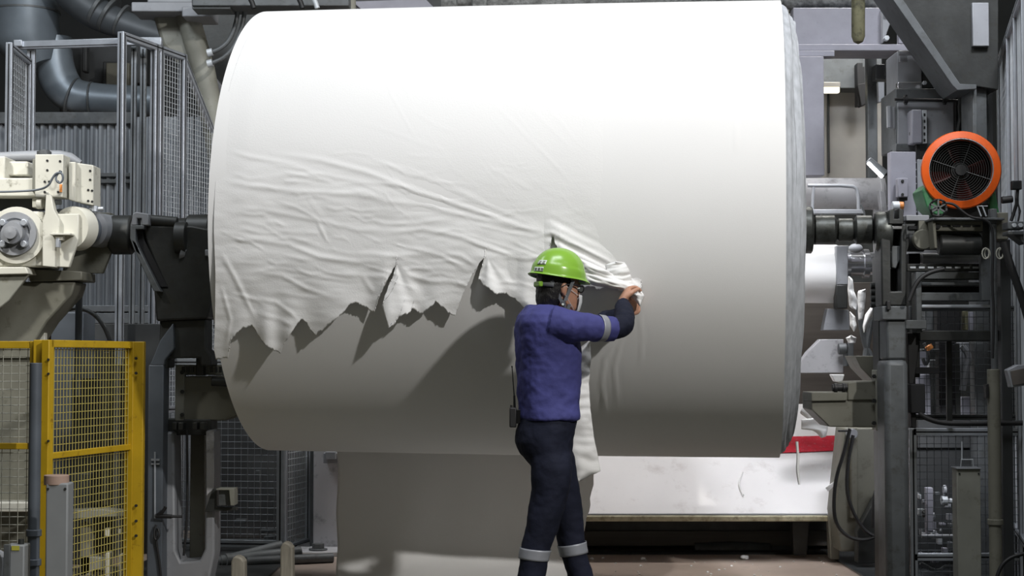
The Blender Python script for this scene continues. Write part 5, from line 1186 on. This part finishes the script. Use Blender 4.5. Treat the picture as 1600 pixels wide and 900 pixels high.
mb = MB(); mb.cyl(P(1450, 540, 9.45), P(1454, 546, 9.45), .022, seg=12); mb.build('amber_valve', 'gold', t, bev=.003)
mb = MB(); mb.tube([P(1503, 540, 9.6), P(1515, 556, 9.6), P(1508, 580, 9.6), P(1504, 610, 9.6)], .02, 8, smooth=2); mb.build('hose', 'steellight', t)
mb = MB(); mb.box(P(1415, 0, 10.6).x, P(1640, 0, 10.6).x, 10.6, 10.7, 0, ZP(330, 10.6)); tag(mb.build('rear_bulkhead', 'steel', bev=.004), 'dark bulkhead wall behind the right-hand machinery', 'wall panel')
# right edge fence and gadgets
t = fence('right_guard_fence', 'tall aluminium guard fence running towards the camera along the right edge', 'fence', XY(1566, 10.3), (XY(1601, 8.2)[0]+.02, 8.2), .3, ZP(96, 10.3), .04, .05, .0022, .04, posts=(.45, .72))
mb = MB(); a = P(1567, 92, 10.3); b = P(1600, -40, 8.3); mb.bar(P(1564, 96, 10.28), P(1582, 52, 9.6), .03, .05); mb.build('top_rail', 'steelmid', t, bev=.003)
t = thing('camera_sensor', 'small black camera sensor on a thin stalk near the right edge', 'sensor', P(1575, 315, 8.3))
mb = MB(); mb.cyl(P(1565, 313, 8.3), P(1582, 311, 8.3), .018, seg=16); mb.build('barrel', 'black', t, bev=.003)
mb = MB(); mb.pbox(1582, 282, 1597, 296, 8.3, .04); mb.build('head_box', 'black', t, bev=.004)
mb = MB(); mb.tube([P(1590, 296, 8.32), P(1588, 320, 8.32), P(1580, 345, 8.32)], .009, 8); mb.tube([P(1588, 310, 8.3), P(1594, 330, 8.3), P(1590, 350, 8.3)], .005, 8); mb.build('stalk', 'black', t)
mb = MB(); mb.pbox(1575, 346, 1602, 358, 8.28, .1); mb.pbox(1575, 361, 1602, 367, 8.28, .1); mb.pprism([(1582, 367), (1602, 367), (1602, 382)], 8.3, .1); mb.build('mount', 'steelmid', t, bev=.004)
mb = MB()
for x in (1584, 1594): c = P(x, 352, 8.28); mb.cyl(c, c-Vector((0, .012, 0)), .011, seg=12)
mb.build('screw', 'wire', t)
t = thing('clear_light_box', 'small clear-fronted box fixed at the right edge below mid height', 'box', P(1588, 588, 8.2))
mb = MB(); mb.pprism([(1574, 578), (1590, 570), (1604, 570), (1604, 602), (1580, 606)], 8.25, .06); mb.build('body', 'steellight', t, bev=.004)
mb = MB(); mb.pprism([(1579, 580), (1602, 575), (1602, 599), (1583, 602)], 8.243, .01); mb.build('window', 'brown', t, bev=.001)

# ------------------------------------------------------------------ the worker
Yp = 7.50; sw = Yp/F
def PP(px, py, dy=0.0): return P(px, py, Yp+dy)
WK = thing('person', 'person in green hard hat and blue jacket reaching up to the torn tissue', 'person', (PP(866, 900).x, Yp, 0))
def ell(c, a, b, n=28, e=2.0):
    out = []
    for k in range(n):
        t = 2*math.pi*k/n; ct, st = math.cos(t), math.sin(t)
        out.append(c+a*(abs(ct)**(2/e))*(1 if ct >= 0 else -1)+b*(abs(st)**(2/e))*(1 if st >= 0 else -1))
    return out
X_, Y__, Z_ = Vector((1, 0, 0)), Vector((0, 1, 0)), Vector((0, 0, 1))
def zloft(mb, rows, yaw=0, e=2.2, grow=0):
    """rows: (cx px, cy px, half width px, half depth m, dy m)"""
    ca, sa = math.cos(yaw), math.sin(yaw); rings = []
    for cx, cy, hw, hd, dy in rows:
        c = PP(cx, cy, dy); w = hw*sw+grow; h = hd+grow
        rings.append(ell(c, Vector((ca, sa, 0))*w, Vector((-sa, ca, 0))*h, 32, e))
    mb.loft(rings)
def finish(o, vox, smooth=6, disp=0, dsize=.08, seed=0, fac=.5):
    m = o.modifiers.new('fuse', 'REMESH'); m.mode = 'VOXEL'; m.voxel_size = vox; m.use_smooth_shade = True
    m = o.modifiers.new('relax', 'SMOOTH'); m.iterations = smooth; m.factor = fac
    if disp:
        tx = bpy.data.textures.new('folds', 'CLOUDS'); tx.noise_scale = dsize; tx.noise_depth = 2
        m = o.modifiers.new('folds', 'DISPLACE'); m.texture = tx; m.strength = disp; m.mid_level = .5; m.texture_coords = 'LOCAL'
    return o
H = R(25)
fw = Vector((math.cos(H), math.sin(H), 0)); lf = Vector((-math.sin(H), math.cos(H), 0))
pit = R(6); hf = (fw*math.cos(pit)-Z_*math.sin(pit)); hu = (Z_*math.cos(pit)+fw*math.sin(pit))
HC = PP(872, 447, 0)
def hp(f, l, u): return HC+hf*f+lf*l+hu*u
HR = [(-.118, .052, .022, .018), (-.110, .047, .042, .036), (-.092, .034, .064, .052), (-.06, .016, .082, .064), (-.02, .003, .092, .071), (.02, -.001, .096, .075), (.06, -.005, .092, .074), (.09, -.009, .075, .061), (.112, -.011, .045, .037), (.12, -.012, .012, .01)]
def hrings(rows, df=0, grow=0):
    return [ell(hp(c+df, 0, z), hf*(l+grow), lf*(w+grow), 36, 2.1) for z, c, l, w in rows]
body = MB(); body.loft(hrings(HR))
Rm = Matrix((hf, lf, hu)).transposed()
body.ellipsoid(hp(.098, 0, -.025), .016, .013, .020, Rm); body.ellipsoid(hp(.092, 0, -.002), .012, .010, .02, Rm)
body.ellipsoid(hp(.082, .03, .014), .014, .026, .008, Rm); body.ellipsoid(hp(.082, -.03, .014), .014, .026, .008, Rm)
body.ellipsoid(hp(.088, 0, -.062), .012, .024, .010, Rm); body.ellipsoid(hp(.078, 0, -.098), .016, .020, .012, Rm)
for sd in (-1, 1):
    body.ellipsoid(hp(-.006, sd*.076, -.014), .017, .010, .030, Rm); body.ellipsoid(hp(.004, sd*.072, -.040), .010, .010, .012, Rm)
neck0 = hp(-.02, 0, -.05); neck1 = PP(855, 492, 0)
body.tube([neck0, (neck0+neck1)/2, neck1, PP(855, 520, 0)], [.058, .056, .066, .09], 24)
zloft(body, [(853, 490, 24, .12, 0), (852, 506, 38, .165, 0), (855, 540, 42, .165, 0), (857, 600, 40, .14, 0), (856, 650, 38, .14, 0), (852, 690, 38, .14, 0), (856, 712, 34, .13, 0)])
# arms (shoulder, elbow, wrist)
ARM_R = [PP(862, 505, -.145), PP(892, 509, -.16), PP(928, 512, -.12), PP(958, 514, -.065), PP(973, 510, -.03)]
FORE_R = [PP(973, 510, -.03), PP(976, 498, .04), PP(975, 484, .12), PP(972, 473, .18)]
ARM_L = [PP(866, 505, .16), PP(890, 508, .21), PP(915, 510, .24), PP(936, 508, .24)]
FORE_L = [PP(936, 508, .24), PP(950, 500, .25), PP(968, 494, .27), PP(981, 490, .28)]
body.tube(ARM_R, [.055, .05, .044, .040, .038], 20); body.tube(FORE_R, [.038, .037, .031, .026], 20)
body.tube(ARM_L, [.055, .05, .044, .038], 20); body.tube(FORE_L, [.038, .036, .030, .026], 20)
def hand(mb, w, d, n, side, curl, thumb_in=.5, nails=None):
    """w wrist, d finger direction, n the way the palm faces, side = +1 thumb towards +lat"""
    d = d.normalized(); n = (n-d*n.dot(d)).normalized(); lat = d.cross(n)*side
    mb.loft([ell(w+d*t, lat*a, n*b, 20, 2.4) for t, a, b in ((-.02, .026, .021), (.0, .028, .020), (.03, .038, .019), (.06, .043, .016), (.085, .041, .013), (.093, .034, .009))])
    for i, (off, L, r) in enumerate(((.031, .072, .0092), (.0105, .080, .0096), (-.0105, .074, .0092), (-.031, .058, .0082))):
        p = w+d*.080+lat*off; dd = (d+lat*off*1.2).normalized(); pts = [p-dd*.02, p]; rr = [r*1.05, r*1.1]
        ang = 0
        for j, fr in enumerate((.45, .30, .25)):
            ang += R(curl*(1.0, 1.1, .7)[j]+i*4); v = dd*math.cos(ang)+n*math.sin(ang)
            p = p+v*L*fr; pts.append(p); rr.append(r*(1.0, .92, .72)[j])
        mb.tube(pts, rr, 12, smooth=1)
        if nails is not None: nails.ellipsoid(pts[-1]-n*.0+(-v.cross(lat)*side)*0, .004, .004, .003, u=8, v=6)
    p = w+d*.022+lat*.028; v1 = (d*.65+lat*.65+n*.35).normalized(); v2 = (d*.95+lat*.05*(1-thumb_in)+n*.5).normalized(); v3 = (d*.8-lat*.35*thumb_in+n*.55).normalized()
    q = [p-v1*.015, p, p+v1*.036, p+v1*.036+v2*.032, p+v1*.036+v2*.032+v3*.026]
    mb.tube(q, [.014, .0145, .012, .0105, .0078], 12, smooth=1)
hand(body, FORE_R[-1], Vector((.28, .62, .62)), Vector((.85, .3, -.35)), -1, 38)
hand(body, FORE_L[-1], Vector((.30, .35, .72)), Vector((-.35, .75, -.1)), -1, 34)
def legs(mb, grow=0, upto=2000):
    near = [(858, 688, 26, .075, -.05), (859, 708, 34.5, .092, -.068), (862, 730, 31.5, .094, -.085), (861.5, 760, 30, .088, -.09), (856, 790, 28, .080, -.09), (850, 812, 26.5, .077, -.09), (846.5, 832, 25.5, .074, -.09), (839, 850, 23.5, .070, -.09), (834.5, 868, 22.3, .067, -.09), (830.5, 900, 21.8, .064, -.09), (827, 940, 20.5, .062, -.09), (824, 978, 20.5, .064, -.09)]
    far = [(866, 690, 22, .075, .05), (871, 712, 26, .088, .07), (876, 735, 26, .09, .09), (883, 775, 25, .082, .10), (888, 805, 24, .077, .105), (891, 835, 22.5, .073, .11), (895, 858, 21.3, .070, .11), (899, 875, 21, .067, .11), (907, 900, 21, .064, .11), (914, 940, 20.3, .062, .11), (921, 977, 20.3, .064, .11)]
    zloft(mb, near, R(10), 2.1, grow); zloft(mb, far, R(10), 2.1, grow); return near, far
legs(body, -.014)
ob = finish(body.build('body', 'skin', WK), .0045, 3)
# trousers
tr = MB(); zloft(tr, [(858, 636, 40, .145, 0), (857, 655, 44, .155, 0), (853, 672, 45.5, .162, 0), (850.5, 690, 44.5, .165, 0), (853, 708, 41, .160, 0), (858, 722, 34, .14, 0), (861, 738, 22, .10, 0), (862, 752, 8, .04, 0)], R(8))
near, far = legs(tr)
finish(tr.build('trousers', 'navy', WK), .0065, 6, .014, .09)
def at(rows, y):
    out = []
    for i in range(5): out.append(float(np.interp(y, [r[1] for r in rows], [r[i] for r in rows])))
    return out
mb = MB()
for rows, y0, y1, tilt in ((near, 857, 874, .10), (far, 849, 866, -.17)):
    rings = []
    for y in np.linspace(y0, y1, 7):
        cx, cy, hw, hd, dy = at(rows, y); c = PP(cx, y, dy); w = hw*sw+.0035; h = hd+.0035
        ring = ell(c, Vector((math.cos(R(10)), math.sin(R(10)), 0))*w, Vector((-math.sin(R(10)), math.cos(R(10)), 0))*h, 40, 2.1)
        rings.append([p+Z_*(-(p.x-c.x)*tilt*1.0) for p in ring])
    m1 = MB(); m1.loft(rings, False); o = m1.build('reflective_band', 'reflect', WK, label='silver reflective band round the shin'); so = o.modifiers.new('t', 'SOLIDIFY'); so.thickness = .0015
# shoes
for (x, dy) in ((824, -.09), (921, .11)):
    c = PP(x, 990, dy); c.z = 0; mb = MB(); sd = fw; sl_ = lf
    rows = []
    for t, w, h in ((-.085, .022, .05), (-.075, .034, .085), (-.03, .040, .11), (.03, .041, .095), (.09, .047, .07), (.14, .048, .055), (.185, .036, .042), (.2, .015, .03)):
        rows.append(ell(c+sd*t+Z_*(h/2+.005), sl_*w, Z_*h/2, 20, 3))
    mb.loft(rows); o = mb.build('shoe', 'black', WK); finish(o, .006, 3)
# jacket: torso and short sleeves in one cloth surface
jk = MB(); zloft(jk, [(846, 476, 22, .085, 0), (848, 483, 30, .125, 0), (849, 492, 38, .172, -.01), (850, 504, 43.5, .188, -.01), (854, 530, 48.5, .184, -.005), (856.5, 560, 50, .172, 0), (857.5, 600, 49.5, .160, 0), (857.5, 630, 47, .158, 0), (858.5, 648, 46.5, .168, 0), (858.5, 656, 45.5, .168, 0)], R(12), 2.35)
jk.tube([ARM_R[0]+Z_*.005, ARM_R[1], ARM_R[2], ARM_R[3]], [.074, .070, .060, .055], 28)
jk.tube([ARM_L[0], ARM_L[1], ARM_L[2], ARM_L[2]*.4+ARM_L[3]*.6], [.072, .066, .058, .054], 28)
jo = finish(jk.build('jacket', 'jacket', WK), .006, 7, .020, .095)
mb = MB(); cc = [hp(-.035, 0, -.105), hp(-.04, 0, -.118)]
col_ring = []
for t_, r_, z_ in ((0, .064, .016), (.3, .069, .0), (.7, .076, -.018), (1, .082, -.034)):
    c = PP(856, 484, 0)+Z_*z_-fw*.01; col_ring.append(ell(c, fw*r_*1.05, lf*r_, 32))
mb.loft(col_ring, False); o = mb.build('collar', 'jacket', WK); so = o.modifiers.new('t', 'SOLIDIFY'); so.thickness = .005
# navy undershirt sleeves and collar
mb = MB(); mb.tube([ARM_R[2], ARM_R[3], ARM_R[4], FORE_R[1], FORE_R[2], FORE_R[2]*.25+FORE_R[3]*.75], [.046, .049, .052, .050, .042, .036], 24, smooth=1)
finish(mb.build('right_shirt_sleeve', 'navy', WK), .005, 5, .010, .05)
mb = MB(); mb.tube([ARM_L[2], ARM_L[3], FORE_L[1], FORE_L[2], FORE_L[2]*.2+FORE_L[3]*.8], [.046, .050, .048, .040, .036], 24, smooth=1)
finish(mb.build('left_shirt_sleeve', 'navy', WK), .005, 5, .010, .05)
mb = MB(); c = PP(862, 480, 0); mb.loft([ell(c+Z_*.018, fw*.056, lf*.056, 28), ell(c-Z_*.02, fw*.064, lf*.062, 28)], False)
o = mb.build('shirt_collar', 'navy', WK); so = o.modifiers.new('t', 'SOLIDIFY'); so.thickness = .004
def armband(path, rads, t0, t1, grow, name, m, label=None):
    """ring band around a limb path between path parameters"""
    rings = []
    for q in np.linspace(t0, t1, 6):
        i = min(int(q), len(path)-2); f = q-i; c = path[i].lerp(path[i+1], f); d = (path[i+1]-path[i]).normalized(); r = rads[i]*(1-f)+rads[i+1]*f+grow
        a = d.cross(Z_).normalized(); b = a.cross(d); rings.append(ell(c, a*r, b*r, 36))
    mb = MB(); mb.loft(rings, False); o = mb.build(name, m, WK, label=label); so = o.modifiers.new('t', 'SOLIDIFY'); so.thickness = .0015
armband(ARM_R, [.074, .070, .060, .055, .05], 2.16, 2.50, .0025, 'reflective_band', 'reflect', 'silver reflective band round the sleeve')
mb = MB(); mb.tube([PP(905, 586, -.06), PP(903, 610, -.075), PP(903, 648, -.075)], .003, 6, smooth=1); mb.build('side_seam', 'navy', WK)
# belt hint under the hem
# hair
hr = MB(); hr.loft(hrings([(-.112, -.045, .03, .040), (-.10, -.045, .044, .054), (-.07, -.040, .058, .068), (-.035, -.034, .066, .0755), (0, -.024, .078, .0785), (.04, -.012, .092, .080), (.08, -.010, .084, .072), (.1, -.01, .06, .05)]))
finish(hr.build('hair', 'hair', WK), .005, 4, .006, .02)
mb = MB(); mb.ellipsoid(hp(.022, -.073, .0), .010, .006, .03, Rm); mb.ellipsoid(hp(.022, .073, .0), .010, .006, .03, Rm); mb.build('sideburns', 'hair', WK)
# eyes
mb = MB(); [mb.ellipsoid(hp(.084, s_*.030, .0), .012, .013, .011, Rm) for s_ in (-1, 1)]; e = mb.build('eyes', 'sticker', WK)
mb = MB(); [mb.ellipsoid(hp(.0935, s_*.030, .0), .004, .006, .006, Rm) for s_ in (-1, 1)]; mb.build('iris', 'ink', e)
# helmet
HZ = .030; HB = R(-3)
def hel(a, z, grow=0):      # a around from forward, z 0..1 up the dome
    t = max(0, z); k = (max(0, 1-t**2.5))**.48
    L = .124; Wd = .110; hh = .142
    st = .0035*(1/(1+math.exp((t*hh-.052+.012*math.cos(a))*900)))
    vis = .028*max(0, math.cos(a))**4*max(0, 1-t*hh/.026)**1.4+.012*max(0, -math.cos(a))**3*max(0, 1-t*hh/.02)
    rim = .005*max(0, 1-t*hh/.008)
    rl = (L*k+st+rim+vis+grow); rw = (Wd*k+st+rim+grow)
    return hp(.0+math.cos(a)*rl-.004, math.sin(a)*rw, HZ+t*(hh+grow)-.014*max(0, math.cos(a))**3*max(0, 1-t*4)*.4+.010*max(0, -math.cos(a))**2*max(0, 1-t*5))
hm = thing
mb = MB(); zs = [0, .012, .03, .05, .08, .12, .17, .23, .29, .33, .37, .42, .5, .58, .66, .74, .81, .87, .92, .96, .985, .997, 1.0]
mb.loft([[hel(2*math.pi*k/72, z) for k in range(72)] for z in zs], False)
shell = mb.build('helmet', 'helmet', WK); so = shell.modifiers.new('t', 'SOLIDIFY'); so.thickness = .003; so.offset = 1
shell.data.set_sharp_from_angle(angle=R(60))
shell['label'] = 'bright lime green hard hat with short visor'
mb = MB(); mb.loft([[hel(2*math.pi*k/48, .06, -.006) for k in range(48)], [hel(2*math.pi*k/48, .10, -.03) for k in range(48)]], True); mb.build('liner', 'helmetdark', shell)
def patch(a0, a1, z0, z1, grow, name, m, par=shell, n=6):
    mb = MB(); rows = [[hel(a0+(a1-a0)*i/n, z0+(z1-z0)*j/n, grow) for i in range(n+1)] for j in range(n+1)]; vs = [p for r in rows for p in r]
    mb.add(vs, [(j*(n+1)+i, j*(n+1)+i+1, (j+1)*(n+1)+i+1, (j+1)*(n+1)+i) for j in range(n) for i in range(n)]); o = mb.build(name, m, par)
    so = o.modifiers.new('t', 'SOLIDIFY'); so.thickness = .0008; return o
patch(R(-172), R(-146), .12, .27, .0065, 'sticker', 'sticker'); patch(R(-166), R(-143), .36, .50, .0045, 'sticker', 'sticker')
mb = MB()
def ink(a, z, da, dz, g=.0078):
    p = [hel(R(a), z, g), hel(R(a+da), z+dz, g)]; mb.bar(p[0], p[1], .0016, .0012)
for a, z in ((-168, .16), (-159, .16), (-151, .16)): ink(a, z, 5, .0); ink(a, z+.07, 5, .0); ink(a+1, z, .0, .07); ink(a+4, z, 0, .07); ink(a, z+.035, 5, 0)
for a, z in ((-162, .39), (-152, .39)): ink(a, z, 6, 0, .0058); ink(a, z+.07, 6, 0, .0058); ink(a+1, z, 0, .07, .0058); ink(a+5, z, 0, .07, .0058); ink(a+3, z, 0, .07, .0058)
mb.build('sticker_characters', 'ink', shell)
mb = MB()
for k in range(12): ink(-128+k*4.5, .80+.012*math.sin(k*2.1), 3.2, .010*math.cos(k*1.7), .0012)
mb.build('side_script', 'ink', shell)
# chin straps, headband
mb = MB(); 
for a, b in (((862, 438, -.088), (879, 474, -.070)), ((896, 438, -.072), (883, 470, -.072)), ((880, 470, -.075), (884, 486, -.055)), ((890, 475, -.05), (886, 488, -.045))):
    mb.bar(PP(*a), PP(*b), .004, .0155, up=(1, 0, .35))
mb.build('chin_strap', 'strap', shell, bev=.001)
mb = MB(); c = PP(879.5, 475.5, -.078); mb.cyl(c, c-Vector((0, .006, 0)), .0055, seg=14); mb.build('strap_button', 'sticker', shell)
mb = MB(); c = PP(880, 481, -.066); mb.bar(c+Z_*.018, c-Z_*.018, .01, .016); mb.build('strap_buckle', 'helmetdark', shell, bev=.002)
mb = MB()
rr_ = [[hp(-.022+math.cos(t)*(.086+g), math.sin(t)*(.083+g), z) for t in [R(115)+R(130)*k/24 for k in range(25)]] for g, z in ((.004, -.014), (.004, .004))]
mb.add(rr_[0]+rr_[1], [(i, i+1, 26+i, 25+i) for i in range(24)]); o = mb.build('headband', 'strap', shell); so = o.modifiers.new('t', 'SOLIDIFY'); so.thickness = .003
mb = MB(); c = hp(-.108, -.012, -.005); mb.bar(c+lf*.028, c-lf*.034, .020, .024); mb.build('ratchet_knob', 'helmet', shell, bev=.005)
# mask and glasses
mb = MB(); rows = []
for z, c_, l, w in ((-.112, .045, .046, .040), (-.10, .040, .060, .050), (-.08, .03, .074, .058), (-.06, .022, .086, .064), (-.042, .014, .092, .067), (-.03, .01, .094, .068)):
    rows.append([hp(c_+math.cos(t)*(l+.006+.012*max(0, math.cos(t))**3), math.sin(t)*(w+.006), z) for t in [R(-44)+R(88)*k/20 for k in range(21)]])
mb.add([p for r in rows for p in r], [(j*21+i, j*21+i+1, (j+1)*21+i+1, (j+1)*21+i) for j in range(5) for i in range(20)]); o = mb.build('face_mask', 'mask', WK); so = o.modifiers.new('t', 'SOLIDIFY'); so.thickness = .002
mb = MB()
for sd in (-1, 1):
    e_ = hp(-.012, sd*.084, -.03); mb.tube([hp(.078, sd*.052, -.034), hp(.03, sd*.078, -.018), hp(.0, sd*.083, -.004)], .0014, 6, smooth=1); mb.tube([hp(.068, sd*.044, -.10), hp(.03, sd*.075, -.075), hp(.002, sd*.082, -.045)], .0014, 6, smooth=1)
mb.build('ear_loops', 'mask', WK)
mb = MB()
for sd in (-1, 1):
    cx = .106; loop = [hp(cx-.012*abs(math.cos(t)*.5+sd*.0), sd*(.034)+math.cos(t)*.029, -.003+math.sin(t)*.015) for t in [2*math.pi*k/28 for k in range(29)]]; mb.tube(loop, .003, 6, False)
    mb.tube([hp(.098, sd*.061, .006), hp(.05, sd*.080, .008), hp(.0, sd*.083, .004), hp(-.02, sd*.082, -.01)], .0032, 6)
mb.tube([hp(.104, -.008, .004), hp(.110, 0, .006), hp(.104, .008, .004)], .002, 6); mb.build('glasses', 'black', WK)
# two way radio at the belt
RD = thing('two_way_radio', 'black two-way radio with a long antenna clipped to the worker\'s belt at the back', 'radio', PP(803, 655, -.02))
mb = MB(); mb.pbox(796, 637, 807, 668, Yp-.05, .055); mb.build('radio_body', 'black', RD, bev=.005)
mb = MB(); mb.tube([PP(804, 637, -.02), PP(803.5, 618, -.02)], [.006, .0045], 10); mb.tube([PP(803.5, 620, -.02), PP(800, 573, -.02)], [.0028, .0022], 8); mb.ellipsoid(PP(800, 573, -.02), .0035, .0035, .005, u=10, v=8); mb.build('antenna', 'black', RD)
mb = MB(); mb.cyl(PP(799, 637, -.02), PP(799, 633, -.02), .005, seg=12); mb.build('volume_knob', 'black', RD)
mb = MB(); mb.pbox(806, 640, 814, 662, Yp-.04, .035); mb.build('belt_clip', 'black', RD, bev=.003)
# repeats share a group
GROUPS = {'tissue_scrap': 'tissue scraps caught in the gap right of the reel', 'paper_crumb': 'white paper crumbs on the floor', 'curved_hose': 'curved hoses entering the diagonal leg',
          'wooden_stub': 'wooden stubs at the bottom edge', 'black_hose': 'black hoses by the olive side frame', 'cord_loop': 'cord loops on the right post',
          'upright_profile': 'slim aluminium uprights at upper left', 'hose_end': 'fittings under the overhead beam'}
for o in bpy.data.objects:
    b = o.name.split('.')[0]
    if o.parent is None and b in GROUPS: o['group'] = GROUPS[b]
